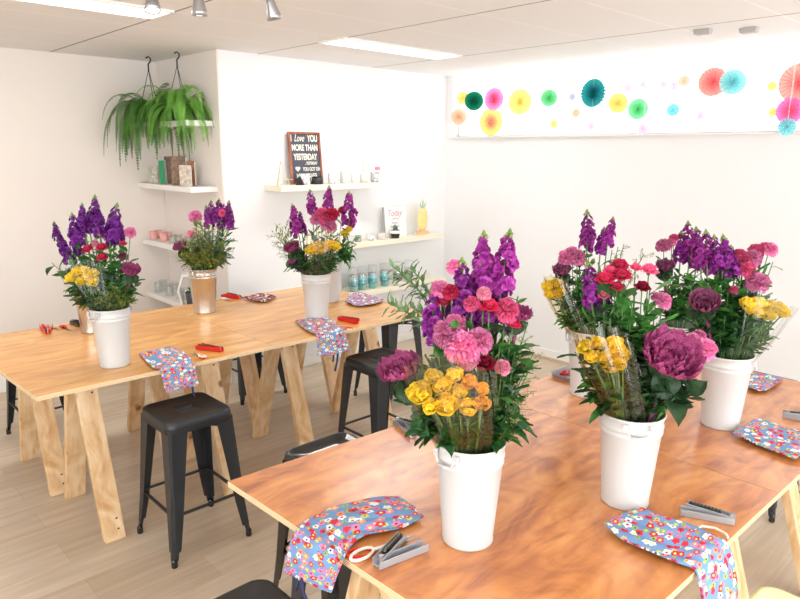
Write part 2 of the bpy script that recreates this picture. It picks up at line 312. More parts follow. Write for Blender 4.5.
# ------------------------------------------------------------------ tables
TT = .86
ply_l = wood_mat('varnished_plywood_honey', (196, 132, 62), (218, 156, 78), (232, 180, 102), (1, 10, 10), 1.5, .3, coat=.3, dist=.6)
ply_r = wood_mat('varnished_plywood_amber', (166, 94, 54), (210, 134, 74), (228, 158, 94), (1, 6, 6), 2.1, .3, coat=.45, dist=.8)
def ply_edge():
    mt, nt, bs = new_mat('plywood_edge'); tc = N(nt, 'ShaderNodeTexCoord'); wv = N(nt, 'ShaderNodeTexWave', bands_direction='Z'); wv.inputs['Scale'].default_value = 60
    nt.links.new(tc.outputs['Object'], wv.inputs['Vector']); r = ramp(nt, [(.3, lin((196, 160, 116))), (.7, lin((236, 214, 176)))]); nt.links.new(wv.outputs['Color'], r.inputs['Fac']); nt.links.new(r.outputs['Color'], bs.inputs['Base Color']); return mt
edge_m = ply_edge()
def sheet(c4, mt, lb, grp):
    t = .02; c = np.mean(np.array(c4), axis=0)
    g = G(); g.add([(x - c[0], y - c[1], z) for z in (-t, 0) for x, y in c4], [(0, 3, 2, 1), (4, 5, 6, 7), (0, 1, 5, 4), (1, 2, 6, 5), (2, 3, 7, 6), (3, 0, 4, 7)]); g.m = [1, 0, 1, 1, 1, 1]
    o = g.obj('plywood_tabletop', [mt, edge_m], bevel=.002); o.location = (c[0], c[1], TT); tag(o, lb, 'tabletop', grp)
GR = 'plywood sheets resting on trestles'
sheet(((.696, 2.921), (1.8315, 2.902), (1.7965, 4.10), (.640, 4.11)), ply_l, 'honey plywood sheet forming the left half of the far table', GR)
sheet(((1.8325, 2.902), (2.99, 2.868), (2.95, 4.09), (1.7975, 4.10)), ply_l, 'honey plywood sheet forming the right half of the far table', GR)
sheet(((.945, .563), (2.0995, .550), (2.0995, 1.675), (.915, 1.741)), ply_r, 'amber varnished plywood sheet nearest the camera, under the two nearest buckets', GR)
sheet(((2.1005, .550), (3.27, .538), (3.27, 1.62), (2.1005, 1.675)), ply_r, 'amber varnished plywood sheet at the right, under the buckets before the window wall', GR)
pine = wood_mat('pine_board', (206, 158, 106), (226, 190, 144), (238, 210, 172), (9, 9, 1), 2.0, .5, knots=5, dist=.3)
def make_trestle():
    """sawhorse: ridge board along x, two splayed pairs of board legs"""
    t = empty('wooden_trestle'); H = TT - .02
    G().box((0, 0, H - .055), (.66, .034, .11)).obj('ridge_board', pine, t, bevel=.003)
    for sx in (-.325, .325):
        for sy in (-1, 1):
            a = np.array((sx - .0, sy * .037, H - .006)); b = np.array((sx, sy * .285, .0))
            nrm = np.array((0, math.cos(.3) * sy, .3))
            g = G(); L = []
            for (y, z) in ((.019, H - .004), (.056, H - .004), (.305, 0), (.265, 0)): L.append((y * sy, z))
            V = [(sx + dx, y, z) for dx in (-.05, .05) for y, z in L]
            Fs = [(0, 1, 2, 3), (7, 6, 5, 4), (0, 4, 5, 1), (1, 5, 6, 2), (2, 6, 7, 3), (3, 7, 4, 0)]
            if sy < 0: Fs = [f[::-1] for f in Fs]
            lg = g.add(V, [f[::-1] for f in Fs]).obj('leg', pine, t, bevel=.004)
            s = G()
            for z in (.05, .1, .7): yy = sy * (.305 - (.305 - .056) * z / H); s.add([(sx + .02 + .006 * math.cos(k), yy + .001 * sy, z + .006 * math.sin(k)) for k in np.linspace(0, 2 * PI, 9)[:-1]], [tuple(range(8))])
            s.obj('screw', dark_steel, lg)
    G().box((-.2, -.082, H - .06), (.36, .02, .075), rotm(-.28, 'X')).obj('brace', pine, t, bevel=.002)
    return t
tz = None
for i, (x, y, lb) in enumerate([(1.33, 3.37, 'pine trestle under the near left corner of the far table'), (1.28, 4.03, 'pine trestle behind the one at the far table\'s near left corner'),
        (2.5, 3.37, 'pine trestle under the near middle of the far table, behind the black stools'), (2.55, 4.0, 'pine trestle at the back of the far table, right of its seam'),
        (1.36, 1.15, 'pine trestle under the left corner of the nearest table'), (2.68, .90, 'pine trestle under the right edge of the nearest table'), (2.86, 1.33, 'pine trestle under the far end of the right-hand tabletop')]):
    if tz is None: tz = make_trestle(); o = tz
    else: o = copy_tree(tz)
    o.location = (x, y, 0); tag(o, lb, 'trestle', 'pine trestles carrying the tabletops')
# ------------------------------------------------------------------ stools
def rounded(h, r, n=6):
    P = []
    for cx, cy, a0 in ((h - r, h - r, 0), (-h + r, h - r, PI / 2), (-h + r, -h + r, PI), (h - r, -h + r, 3 * PI / 2)):
        for k in range(n + 1): a = a0 + PI / 2 * k / n; P.append((cx + r * math.cos(a), cy + r * math.sin(a)))
    return P
def make_stool(mt, name='metal_stool', pan=False):
    t = empty(name); H = .67; g = G(); n = 28
    prof = [(.168, -.052, .05), (.160, -.004, .05), (.156, .0, .048), (.145, .0, .04), (.135, -.004, .035), (.06, -.005, .02)] if not pan else [(.168, -.052, .05), (.160, -.002, .05), (.156, .0, .048), (.148, .0, .04), (.140, -.012, .035), (.06, -.014, .02)]
    rings = [[(x, y, H + z) for x, y in rounded(h, r)] for h, z, r in prof]; nn = len(rings[0])
    slot = []
    for (x, y) in rounded(.06, .02): slot.append((max(-.038, min(.038, x * .7)), y * .19, H - .005 if not pan else H - .014))
    rings.append(slot); rings.append([(x, y, H - .045) for x, y, z in slot])
    V = [p for r_ in rings for p in r_]; Fs = [(i * nn + k, i * nn + (k + 1) % nn, (i + 1) * nn + (k + 1) % nn, (i + 1) * nn + k) for i in range(len(rings) - 1) for k in range(nn)]
    g.add(V, Fs); s = g.obj('seat', mt, t, smooth=True); so = s.modifiers.new('sol', 'SOLIDIFY'); so.thickness = .002
    for sx in (-1, 1):
        for sy in (-1, 1):
            # folded L-section leg, wide at the top, flaring a little at the foot
            g = G(); prof2 = [(H - .035, .158, .088), (.45, .170, .072), (.2, .186, .052), (.07, .198, .040), (.065, .197, .028), (.03, .202, .026)]
            rows = []
            for z, c, w_ in prof2:
                rows.append([(sx * (c - w_), sy * c, z), (sx * (c - .012), sy * c, z), (sx * (c - .003), sy * (c - .003), z), (sx * c, sy * (c - .012), z), (sx * c, sy * (c - w_), z)])
            P_ = np.array(rows)
            if sx * sy > 0: P_ = P_[:, ::-1]
            lg = g.grid(P_).obj('leg', mt, t); so = lg.modifiers.new('sol', 'SOLIDIFY'); so.thickness = .003; so.offset = -1
            G().lathe([(.013, 0), (.015, .004), (.014, .032), (.009, .04)], 12, (sx * .192, sy * .192, 0), close=True).obj('rubber_foot', gloss_black, lg)
    for a, b in (((-1, -1), (1, -1)), ((1, -1), (1, 1)), ((1, 1), (-1, 1)), ((-1, 1), (-1, -1))):
        G().bar((a[0] * .172, a[1] * .172, .235), (b[0] * .172, b[1] * .172, .235), .014, .009).obj('foot_rail', mt, t)
    g = G(); g.tube([(-.15, -.15, H - .075), (.15, .15, H - .09)], .006, 6); g.tube([(-.15, .15, H - .075), (.15, -.15, H - .09)], .006, 6); g.obj('seat_brace', mt, t)
    return t
st = make_stool(black_metal); st.location = (1.31, 2.86, 0); tag(st, 'matt black metal stool standing clear in front of the far table', 'stool', 'black metal stools')
for x, y, rz, lb in [(2.51, 2.82, 0, 'black metal stool behind the nearest bucket, half under the far table'), (3.32, 3.62, 0, 'black metal stool beyond the right end of the far table'),
        (1.15, 4.62, 0, 'black metal stool behind the left end of the far table'), (2.57, 4.42, 0, 'black metal stool against the back wall, seen under the far table'),
        (1.30, 1.56, 0, 'black metal stool tucked under the nearest table\'s left corner'), (3.745, 1.14, 0, 'black metal stool past the right end of the right-hand table, only its feet showing')]:
    o = copy_tree(st); o.location = (x, y, 0); o.rotation_euler.z = rz; tag(o, lb, 'stool', 'black metal stools')
gs = make_stool(gloss_black, pan=True); gs.location = (1.53, 1.99, 0); gs.rotation_euler.z = 0; tag(gs, 'glossy black stool at the far side of the nearest table', 'stool', 'glossy black stools')
o = copy_tree(gs); o.location = (.728, 1.345, 0); tag(o, 'glossy black stool at the bottom edge, left of the nearest table', 'stool', 'glossy black stools')
ys = make_stool(mat('pale_yellow', (240, 240, 185), .35)); ys.location = (1.755, .352, 0); tag(ys, 'pale yellow stool at the bottom right under the cloth', 'stool')
# ------------------------------------------------------------------ shelves
shelf_m = mat('pale_shelf', (240, 234, 214), .45)
def shelf(x0, x1, y0, y1, z0, th, lb, grp, mt=None):
    o = G().box((0, 0, 0), (x1 - x0, y1 - y0, th)).obj('floating_shelf', mt or shelf_m, bevel=.002); o.location = ((x0 + x1) / 2, (y0 + y1) / 2, z0 + th / 2); return tag(o, lb, 'shelf', grp)
GS = 'floating shelves on the back wall'
shelf(2.92, 3.98, 4.44, YB, 1.545, .045, 'cream floating shelf under the framed quote sign', GS)
shelf(3.55, 4.80, 4.47, YB, 1.03, .045, 'cream floating shelf under the pineapple picture', GS)
shelf(2.86, 4.80, 4.42, YB, .60, .045, 'lowest cream shelf on the back wall, carrying the travel cups', GS)
GA = 'white shelves in the alcove'
for z, lb in ((2.035, 'topmost white alcove shelf, behind the hanging ferns'), (1.545, 'white alcove shelf with small boxes and books'), (1.065, 'white alcove shelf with pink glasses'), (.60, 'lowest white alcove shelf with clear tumblers')):
    shelf(2.33, XP - .011, 4.76, 5.725, z, .04, lb, GA, white_paint)
# ------------------------------------------------------------------ framed sign
def text_obj(name, body, size, mt, parent, loc, rot=(PI / 2, 0, 0), sx=1, shear=0, extr=.0008, align='CENTER', bold=0):
    c = bpy.data.curves.new(name, 'FONT'); c.body = body; c.size = size; c.align_x = align; c.shear = shear; c.extrude = extr; c.offset = bold
    o = bpy.data.objects.new(name, c); COL.objects.link(o); dg = bpy.context.evaluated_depsgraph_get()
    me = bpy.data.meshes.new_from_object(o.evaluated_get(dg)); bpy.data.objects.remove(o); me.materials.clear(); me.materials.append(mt)
    o = bpy.data.objects.new(name, me); COL.objects.link(o); o.parent = parent; o.location = loc; o.rotation_euler = rot; o.scale = (sx, 1, 1); return o
ink = mat('cream_lettering', (240, 236, 220), .6); board = mat('charcoal_print', (74, 74, 88), .6); fr_m = wood_mat('sign_frame_wood', (118, 62, 42), (150, 84, 58), (176, 108, 78), (6, 6, 1), 3)
W_, H_ = .315, .42
s = empty('framed_sign', (3.285, 4.60, 1.59), label='wood framed dark sign with cream lettering leaning on the top shelf', cat='sign'); s.rotation_euler.x = -.10
G().box((0, .004, H_ / 2), (W_ - .02, .008, H_ - .02)).obj('print', board, s)
for nm, c, d in (('frame', (0, 0, .009), (W_, .022, .018)), ('frame', (0, 0, H_ - .009), (W_, .022, .018)), ('frame', (-W_ / 2 + .009, 0, H_ / 2), (.018, .022, H_ - .036)), ('frame', (W_ / 2 - .009, 0, H_ / 2), (.018, .022, H_ - .036))):
    G().box(c, d).obj(nm, fr_m, s, bevel=.002)
T = lambda b, z, size, sx, x=0, **k: text_obj('lettering', b, size, ink, s, (x, -.001, z), sx=sx, **k)
T('I', .345, .075, .6, -.128, bold=.001); T('Love', .345, .08, .62, -.052, shear=.45); T('YOU', .345, .075, .62, .082, bold=.002)
T('MORE THAN', .272, .068, .66, 0, bold=.002); T('YESTERDAY', .198, .068, .64, 0, bold=.002); T('...YESTERDAY', .158, .034, .62, .052, bold=.0006); T('YOU GOT ON', .108, .042, .64, .052, bold=.001); T('MY NERVES', .052, .05, .8, 0, bold=.001)
h = [( .016 * math.sin(t) ** 3 * 1.5, (13 * math.cos(t) - 5 * math.cos(2 * t) - 2 * math.cos(3 * t) - math.cos(4 * t)) * .0012 * 1.2) for t in np.linspace(0, 2 * PI, 33)[:-1]]
G().add([(x - .085, -.002, z + .125) for x, z in h] + [(x - .085, .002, z + .125) for x, z in h], [tuple(range(32))] + [(i, (i + 1) % 32, 32 + (i + 1) % 32, 32 + i) for i in range(32)]).obj('heart', ink, s)
# second sign, pineapple picture
s2 = empty('message_board', (4.27, 4.58, 1.075), label='white board with faint script reading Today on the middle shelf', cat='sign'); s2.rotation_euler.x = -.1
G().box((0, 0, .14), (.27, .014, .28)).obj('panel', white_paint, s2, bevel=.002)
G().box((-.139, 0, .14), (.008, .018, .28)).obj('frame_edge', mat('grey_edge', (178, 172, 170), .5), s2)
pk = mat('faded_pink_ink', (214, 160, 178), .6); gk = mat('faded_grey_ink', (190, 188, 196), .6)
text_obj('lettering', 'Today', .085, pk, s2, (-.01, -.009, .195), sx=.85, shear=.3)
for k, z in enumerate((.16, .125, .09, .055)): text_obj('lettering', ('I will be', 'happy', 'and kind', 'always')[k], .032, gk, s2, (-.01, -.009, z), sx=1)
pn = empty('pineapple_ornament', (4.60, 4.56, 1.075), label='flat pineapple cut-out standing on the middle shelf beside the white board', cat='ornament')
pn.scale = (1.25, 1, 1.25)
py = mat('faded_pineapple', (240, 220, 150), .6, var=.18, vscale=90); pg_ = mat('faded_leaf_green', (184, 204, 168), .6)
G().merge(G().lathe([(0, -.09), (.03, -.085), (.052, -.05), (.058, 0), (.05, .05), (.028, .085), (0, .09)], 20), Matrix.Diagonal((1, .25, 1, 1))).obj('fruit', py, pn, smooth=True, loc=(0, 0, .115))
g = G()
for k in range(9):
    a = (k - 4) * .2; L = .085 - abs(k - 4) * .008; g.bar((math.sin(a) * .01, (k % 3 - 1) * .004, .19), (math.sin(a) * L, (k % 3 - 1) * .006, .19 + L * math.cos(a)), .016, .002, (0, 1, 0), w2=.001)
g.obj('crown', pg_, pn); G().box((0, 0, .013), (.10, .05, .026)).obj('base_block', mat('orange_block', (236, 190, 140), .6), pn, bevel=.002)
# ------------------------------------------------------------------ small vessels
def vessel(name, prof, mt, p, lb, cat, group=None, n=24, parts=()):
    t = empty(name, p, label=lb, cat=cat, group=group); G().lathe(prof, n).obj('body', mt, t, smooth=True)
    for pn_, g_, m_ in parts: g_.obj(pn_, m_, t, smooth=True)
    return t
def mug_prof(r, h): return [(0, 0), (r * .92, 0), (r, .006), (r, h), (r - .004, h), (r - .005, .01), (0, .01)]
def handle(r, h): return G().tube([(r * .97, 0, h * .8), (r + .018, 0, h * .78), (r + .024, 0, h * .5), (r + .016, 0, h * .25), (r * .97, 0, h * .2)], .004, 6)
ZT = 1.5905; ZM = 1.0755; ZL = .6455
pat = mat('speckled_cup', (226, 224, 222), .4, var=.5, vscale=45); blk_cup = mat('black_cup', (34, 32, 34), .4); beige = mat('stone_pot', (222, 216, 208), .5)
GM = 'mugs and pots on the top wall shelf'
def onshelf(u, v, y): p = ony(u, v, y); return p
def sx_at(u, y, z):  # x on a shelf line
    return ony(u, 185, y)[0]
for u, kind, lb in ((298, 'tri', 0), (305, 'pat', 'patterned white mug left of the black cup on the top shelf'), (317, 'blk', 'black cup below the framed sign'), (333, 'pat2', 'patterned mug right of the black cup'), (345, 'w', 'plain white pot in the middle right of the top shelf'), (355, 'b', 'small stone pot right of the plain white pot'), (364, 'btl', 'slim reed diffuser bottle on the top shelf'), (375, 'pp', 'black patterned pot at the right end of the top shelf')):
    p = (sx_at(u, 4.53, 0), 4.53, ZT)
    if kind == 'tri':
        o = G().lathe([(.045, 0), (.004, .07), (0, .07)], 4).obj('paper_cone', blk_cup); o.location = (p[0], 4.50, ZT); tag(o, 'small dark pointed ornament beside the patterned mug', 'ornament')
    elif kind in ('pat', 'pat2'): vessel('mug', mug_prof(.042, .085), pat, p, lb, 'mug', GM, parts=[('handle', handle(.042, .085), pat)])
    elif kind == 'blk': vessel('cup', mug_prof(.05, .06), blk_cup, p, lb, 'cup', GM)
    elif kind == 'w': vessel('pot', mug_prof(.042, .10), white_enamel, p, lb, 'pot', GM)
    elif kind == 'b': vessel('pot', mug_prof(.034, .085), beige, p, lb, 'pot', GM)
    elif kind == 'btl': vessel('diffuser', [(0, 0), (.034, 0), (.036, .07), (.014, .085), (.014, .1), (.010, .1), (.010, .02), (0, .02)], beige, p, lb, 'diffuser', GM, parts=[('reed', G().tube([(0, 0, .03), (.004, 0, .22)], .003, 5), wheat_m), ('reed', G().tube([(0, 0, .03), (-.012, .01, .21)], .003, 5), wheat_m)])
    else: vessel('pot', mug_prof(.04, .09), mat('black_white_pattern', (190, 188, 190), .4, var=.75, vscale=34), p, lb, 'pot', GM, parts=[('flag', G().box((.03, 0, .12), (.06, .003, .03)), pale_pink)])
# wire ornaments with little flasks
wm = mat('gold_wire', (206, 190, 150), .35, metal=.5)
t = empty('wire_easel', (sx_at(282, 4.50, 0), 4.51, ZT), label='triangular wire flask stand at the left end of the top shelf', cat='ornament')
g = G(); A = [(-.06, -.03, 0), (.06, -.03, 0), (0, .05, 0)]; top = (0, 0, .19)
for i in range(3): g.tube([A[i], A[(i + 1) % 3]], .003, 6); g.tube([A[i], top], .003, 6)
g.tube([(-.09, -.03, .045), (.09, -.03, .045)], .003, 6); g.obj('wire_frame', wm, t)
G().lathe([(.02, 0), (.022, .06), (.008, .09), (.008, .12)], 14, (0, 0, .02)).obj('flask', glass, t, smooth=True)
# middle shelf
for k, (u, w_, lb) in enumerate(((349, .05, 'small white cup at the left end of the middle shelf'), (358, .03, 'little grey egg cup on the middle shelf'), (371, .042, 'faint patterned cup left of the white board'), (381, .04, 'second faint cup left of the white board, nearer the cactus'))):
    vessel('cup', mug_prof(w_, .055), [white_enamel, steel, pat, beige][k], (ony(u, 240, 4.54)[0], 4.54, ZM), lb, 'cup', 'cups on the middle wall shelf')
p = (ony(396, 228, 4.50)[0], 4.51, ZM)
t = vessel('cactus_pot', [(0, 0), (.036, 0), (.048, .07), (.044, .07), (.04, .06), (0, .06)], blk_cup, p, 'black pot with small grey green cactus in front of the white board', 'potted plant')
G().lathe([(.0495, .045), (.0515, .07), (.045, .072)], 20).obj('white_band', white_paint, t, smooth=True)
g = G(); rg = random.Random(3)
for k in range(7): a = rg.random() * 6.28; r_ = .02 * rg.random() ** .5; h_ = rg.uniform(.035, .075); g.lathe([(.009, 0), (.011, h_ * .5), (.008, h_ * .9), (0, h_)], 8, (r_ * math.cos(a), r_ * math.sin(a), .055))
g.obj('cactus', leaf_grey, t, smooth=True)
# travel cups
turq = mat('turquoise_cup', (132, 204, 204), .45); band = mat('turquoise_band', (90, 172, 176), .5); teal_p = mat('striped_cup', (170, 200, 196), .45, var=.35, vscale=70)
for k, u in enumerate((353.5, 362, 372.5, 384.5, 397.5, 408.5)):
    hgt = .125 if k < 4 else .12
    lb = ['dark striped travel cup with clear cover, leftmost of the six', 'turquoise travel cup with clear cover, second of the six', 'turquoise travel cup with clear cover, third of the six', 'turquoise travel cup with clear cover, fourth of the six', 'clear covered travel cup with black band, fifth of the six', 'clear covered travel cup with black band, rightmost of the six'][k]
    p = (ony(u, 285, 4.50)[0], 4.50, ZL); lowm = teal_p if k == 0 else turq if k < 4 else glass
    t = empty('travel_cup', p, label=lb, cat='travel cup', group='covered travel cups on the lowest wall shelf')
    G().lathe([(0, 0), (.033, 0), (.042, hgt), (.038, hgt), (.03, .008), (0, .008)], 22).obj('body', lowm, t, smooth=True)
    G().lathe([(.0375, hgt * .35), (.042, hgt * .38), (.044, hgt * .72), (.04, hgt * .75)], 22).obj('sleeve', band if k < 4 else blk_cup, t, smooth=True)
    G().lathe([(.046, .004), (.046, hgt + .075), (.04, hgt + .085), (0, hgt + .085)], 22).obj('clear_cover', glass, t, smooth=True)
    G().lathe([(.043, hgt), (.043, hgt + .015), (.03, hgt + .022), (0, hgt + .022)], 22).obj('lid', steel if k < 4 else beige, t, smooth=True)
for u, c, s_, lb in ((276, (214, 204, 188), (.16, .12, .035), 'beige folded packet on the lowest shelf, left of the bouquet'), (294, (198, 216, 196), (.14, .12, .03), 'pale green folded packet on the lowest shelf beside the beige one'), (399, (232, 226, 220), (.09, .07, .03), 'small white box at the foot of the travel cups')):
    y = 4.50 if u < 300 else 4.45
    o = G().box((0, 0, s_[2] / 2), s_).obj('packet', mat('packet_%d' % u, c, .6), bevel=.006); o.location = (ony(u, 290, y)[0], y, ZL); tag(o, lb, 'packet')
# house shaped frame planters
def frame_planter(p, rz, lb, w, h, d, inner, grp):
    t = empty('frame_planter', p, rz, lb, 'planter', grp)
    P = [(-w * .35, 0), (w * .35, 0), (w * .5, h * .5), (w * .3, h), (-w * .3, h), (-w * .5, h * .5)]; g = G(); q = [(x * .86, z * .86 + h * .07) for x, z in P]
    V = [(x, y, z) for y in (-d / 2, d / 2) for x, z in P] + [(x, y, z) for y in (-d / 2, d / 2) for x, z in q]
    Fs = []
    for i in range(6): j = (i + 1) % 6; Fs += [(i, j, 6 + j, 6 + i), (12 + j, 12 + i, 18 + i, 18 + j), (j, i, 12 + i, 12 + j), (6 + i, 6 + j, 18 + j, 18 + i)]
    g.add(V, Fs); g.m = [0 if k % 4 != 1 else 1 for k in range(len(g.f))]; g.obj('frame', [white_paint, inner], t)
    return t
t = frame_planter((2.36, 4.90, .6405), -.55, 'white geometric frame planter with dark grey pot on the lowest alcove shelf', .22, .27, .10, shelf_m, 'geometric frame planters')
G().lathe([(0, 0), (.045, 0), (.055, .1), (.05, .1), (.045, .09), (0, .09)], 18).obj('pot', mat('slate_pot', (86, 86, 92), .6), t, loc=(0, 0, .02), smooth=True)
g = G()
for k in range(12): a = k * 2.4; g.tube([(0, 0, .1), (.02 * math.cos(a), .02 * math.sin(a), .14), (.04 * math.cos(a), .04 * math.sin(a), .15 + .01 * (k % 3))], [.004, .004, .001], 5)
g.obj('succulent', leaf_m, t)
t = frame_planter((3.50, 4.53, ZL), .9, 'white frame planter with bare wood inside, behind the far right bucket', .26, .30, .11, mat('bare_wood', (206, 170, 132), .5), 'geometric frame planters')
# alcove goods
y = 4.86
def alc(u, y, z, x=2.43): return None
A1 = 1.5855; A2 = 1.1055; A3 = .6405
def ax_at(u, x): return onx(u, 200, x)[1]     # y on the alcove shelf for pixel column u
boxes = [('gift_tin', 157, 2.42, (.07, .07, .14), (200, 196, 178), 'pale box at the left of the alcove boxes'), ('gift_tin', 165, 2.40, (.045, .05, .19), (40, 150, 100), 'green slim box among the alcove boxes'),
         ('picture_book', 173, 2.46, (.10, .025, .22), (110, 88, 70), 'brown patterned book at the left of the alcove books'), ('picture_book', 181, 2.42, (.12, .03, .225), (132, 104, 84), 'tallest brown patterned book in the alcove'),
         ('greeting_card', 187, 2.37, (.09, .012, .16), (196, 182, 168), 'pale card leaning before the brown books'), ('picture_book', 193, 2.45, (.06, .03, .19), (146, 98, 66), 'reddish brown book at the right of the alcove books')]
for nm, u, x, s_, c, lb in boxes:
    t = empty(nm, (x, ax_at(u, x), A1), -PI / 4, lb, 'box' if nm == 'gift_tin' else 'book' if nm == 'picture_book' else 'card')
    G().box((0, 0, s_[2] / 2), (s_[0], s_[1], s_[2])).obj('cover', mat('goods_%d' % u, c, .5, var=.0 if u == 165 else .45, vscale=38), t, bevel=.002)
    G().box((.003, 0, s_[2] / 2), (s_[0] - .002, s_[1] * .7, s_[2] - .012 if nm != 'gift_tin' else s_[2] + .008)).obj('pages' if nm == 'picture_book' else 'lid' if nm == 'gift_tin' else 'insert', white_paint, t)
pkg = mat('pink_glass', (240, 176, 170), .2); 
GN = ['leftmost', 'second from left', 'third from left', 'fourth from left', 'fifth from left', 'sixth from left', 'seventh from left', 'eighth from left', 'ninth from left', 'tenth from left', 'eleventh from left', 'twelfth from left', 'thirteenth from left', 'fourteenth from left', 'fifteenth from left', 'sixteenth from left', 'seventeenth from left', 'eighteenth from left']
for k, (u, x) in enumerate(((151, 2.39), (156, 2.45), (161, 2.40), (165.5, 2.46), (170, 2.40), (176, 2.45), (182, 2.40), (186, 2.47))):
    pp = k < 4; c = pkg if pp else glass
    vessel('votive_glass' , mug_prof(.030, .07), c, (x, ax_at(u, x), A2), ('pink' if pp else 'clear') + ' votive glass, ' + GN[k] + ' on the pink glass shelf', 'glass', 'votive glasses in the alcove',
           parts=[('candle', G().lathe([(0, .006), (.024, .006), (.024, .045), (0, .045)], 16), mat('wax_%d' % k, (232, 170, 160) if pp else (236, 224, 216), .5))])
for k, (u, x) in enumerate(((152, 2.39), (157, 2.45), (163, 2.40), (169, 2.46), (174, 2.40), (180, 2.44))):
    vessel('tumbler', mug_prof(.034, .10), glass, (x, ax_at(u, x), A3), 'clear glass tumbler, ' + GN[k] + ' on the lowest alcove shelf', 'tumbler', 'clear tumblers in the alcove')
# ------------------------------------------------------------------ hanging ferns
def frond(g, base, d0, L, droop, rg, wid=.035, n=15):
    p = np.array(base, float); d = np.array(d0, float); d /= np.linalg.norm(d); pts = [p.copy()]
    for i in range(n): d = d + np.array((0, 0, -droop / n * (1 + i * .12))); d /= np.linalg.norm(d); p = p + d * L / n; pts.append(p.copy())
    g.tube(pts, [.0016] * len(pts), 3, cap=False)
    for i in range(1, len(pts)):
        dd = pts[i] - pts[i - 1]; dd /= np.linalg.norm(dd); s_ = np.cross(dd, (0, 0, 1)); q = np.linalg.norm(s_)
        s_ = s_ / q if q > 1e-3 else np.array((1., 0, 0)); w = wid * math.sin(PI * (i / len(pts)) ** .6 * .93 + .15) * rg.uniform(.8, 1.1)
        for sub in (0, .5):
            c = pts[i - 1] + (pts[i] - pts[i - 1]) * sub
            for sg in (-1, 1):
                tip = c + s_ * sg * w + dd * w * .35 - np.array((0, 0, w * rg.uniform(.1, .5))); k = L / n / 2 * .5
                g.add([c - dd * k * .5, c + dd * k * .5, c + s_ * sg * w * .6 + dd * (k * .8 + w * .2) - (0, 0, w * .1), tip, c + s_ * sg * w * .6 + dd * (w * .2 - k * .4) - (0, 0, w * .1)], [(0, 1, 2, 3, 4)])
fern_m = petal_mat('fern_green', (88, 144, 58), (128, 182, 80), (162, 208, 108), 10, .35, .5)
fern_d = petal_mat('fern_dark_green', (66, 118, 50), (102, 156, 70), (136, 184, 92), 10, .3, .5)
def fern(p, hook_z, lb, seed, m_, nf, Lr, potc, bias):
    t = empty('hanging_fern', p, label=lb, cat='hanging plant'); rg = random.Random(seed)
    G().lathe([(0, -.10), (.055, -.10), (.085, 0), (.092, 0), (.092, .012), (.08, .012), (.075, -.01), (0, -.01)], 24).obj('pot', potc, t, smooth=True)
    h = hook_z - p[2]; g = G()
    for k in range(3): a = k * 2.1 + .4; g.tube([(.085 * math.cos(a), .085 * math.sin(a), .005), (.0, .0, h - .10)], .0028, 5)
    g.obj('hanger_wire', black_metal, t)
    G().tube([(0, 0, h - .12), (0, 0, h - .06), (.018, 0, h - .04), (.022, 0, h - .018), (.004, 0, h - .002), (-.016, 0, h - .016)], .006, 8).obj('hook', black_metal, t, smooth=True)
    g = G()
    for k in range(nf):
        a = rg.random() * 2 * PI; el = rg.uniform(.15, 1.25); L = rg.uniform(*Lr); d = np.array((math.cos(a) * math.cos(el), math.sin(a) * math.cos(el), math.sin(el))) + np.array(bias) * rg.random()
        frond(g, (.05 * math.cos(a), .05 * math.sin(a), .0), d, L, rg.uniform(1.8, 4.0), rg, rg.uniform(.030, .046))
    g.obj('fronds', m_, t)
    return t
f1 = ony(161, 107, 5.42); f2 = ony(191, 104, 5.02)
fern((min(f1[0], 2.36), 5.42, f1[2] - .02), CEIL, 'left hanging fern with long trailing fronds in the alcove corner', 5, fern_d, 78, (.34, .66), blk_cup, (-.45, .0, .1))
fern((min(f2[0], 2.40), 5.0, f2[2] - .02), CEIL, 'right hanging fern, brighter green, before the top alcove shelf', 9, fern_m, 85, (.28, .52), blk_cup, (0, 0, 0))
# ------------------------------------------------------------------ paper fans at the window
def fan_mat(nm, a, b):
    mt, nt, bs = new_mat(nm); tc = N(nt, 'ShaderNodeTexCoord'); ln = N(nt, 'ShaderNodeVectorMath', operation='LENGTH'); nt.links.new(tc.outputs['Object'], ln.inputs[0])
    mu = N(nt, 'ShaderNodeMath', operation='MULTIPLY'); mu.inputs[1].default_value = 9; nt.links.new(ln.outputs['Value'], mu.inputs[0])
    r = ramp(nt, [(.0, lin(a)), (.3, lin(a)), (.8, lin(b))]); nt.links.new(mu.outputs[0], r.inputs['Fac'])
    t = N(nt, 'ShaderNodeBsdfTranslucent'); nt.links.new(r.outputs['Color'], t.inputs['Color']); nt.links.new(r.outputs['Color'], bs.inputs['Base Color']); bs.inputs['Roughness'].default_value = .8
    mx = N(nt, 'ShaderNodeMixShader'); mx.inputs[0].default_value = .62; nt.links.new(bs.outputs[0], mx.inputs[1]); nt.links.new(t.outputs[0], mx.inputs[2]); nt.links.new(mx.outputs[0], nt.nodes['Material Output'].inputs['Surface']); return mt
FC = {'teal': ((20, 120, 130), (60, 170, 170)), 'emerald': ((10, 120, 90), (50, 170, 130)), 'pink': ((250, 90, 150), (255, 170, 235)), 'yellow': ((255, 225, 120), (255, 240, 140)), 'orange': ((255, 180, 130), (255, 232, 130)),
      'green': ((90, 215, 130), (170, 240, 195)), 'coral': ((255, 120, 120), (255, 165, 150)), 'aqua': ((120, 215, 220), (190, 240, 240)), 'lilac': ((205, 200, 250), (228, 226, 254)), 'blush': ((252, 205, 232), (254, 228, 244)), 'peach': ((255, 200, 170), (255, 225, 190)), 'magenta': ((255, 90, 150), (252, 150, 235))}
pale = lambda c, f: tuple(int(255 - (255 - x) * f) for x in c)  # mixes in white: the window's bloom painted into the paper colours
FM = {k: fan_mat('paper_' + k, *(pale(c, 1 if k in ('teal', 'emerald') else .78) for c in v)) for k, v in FC.items()}
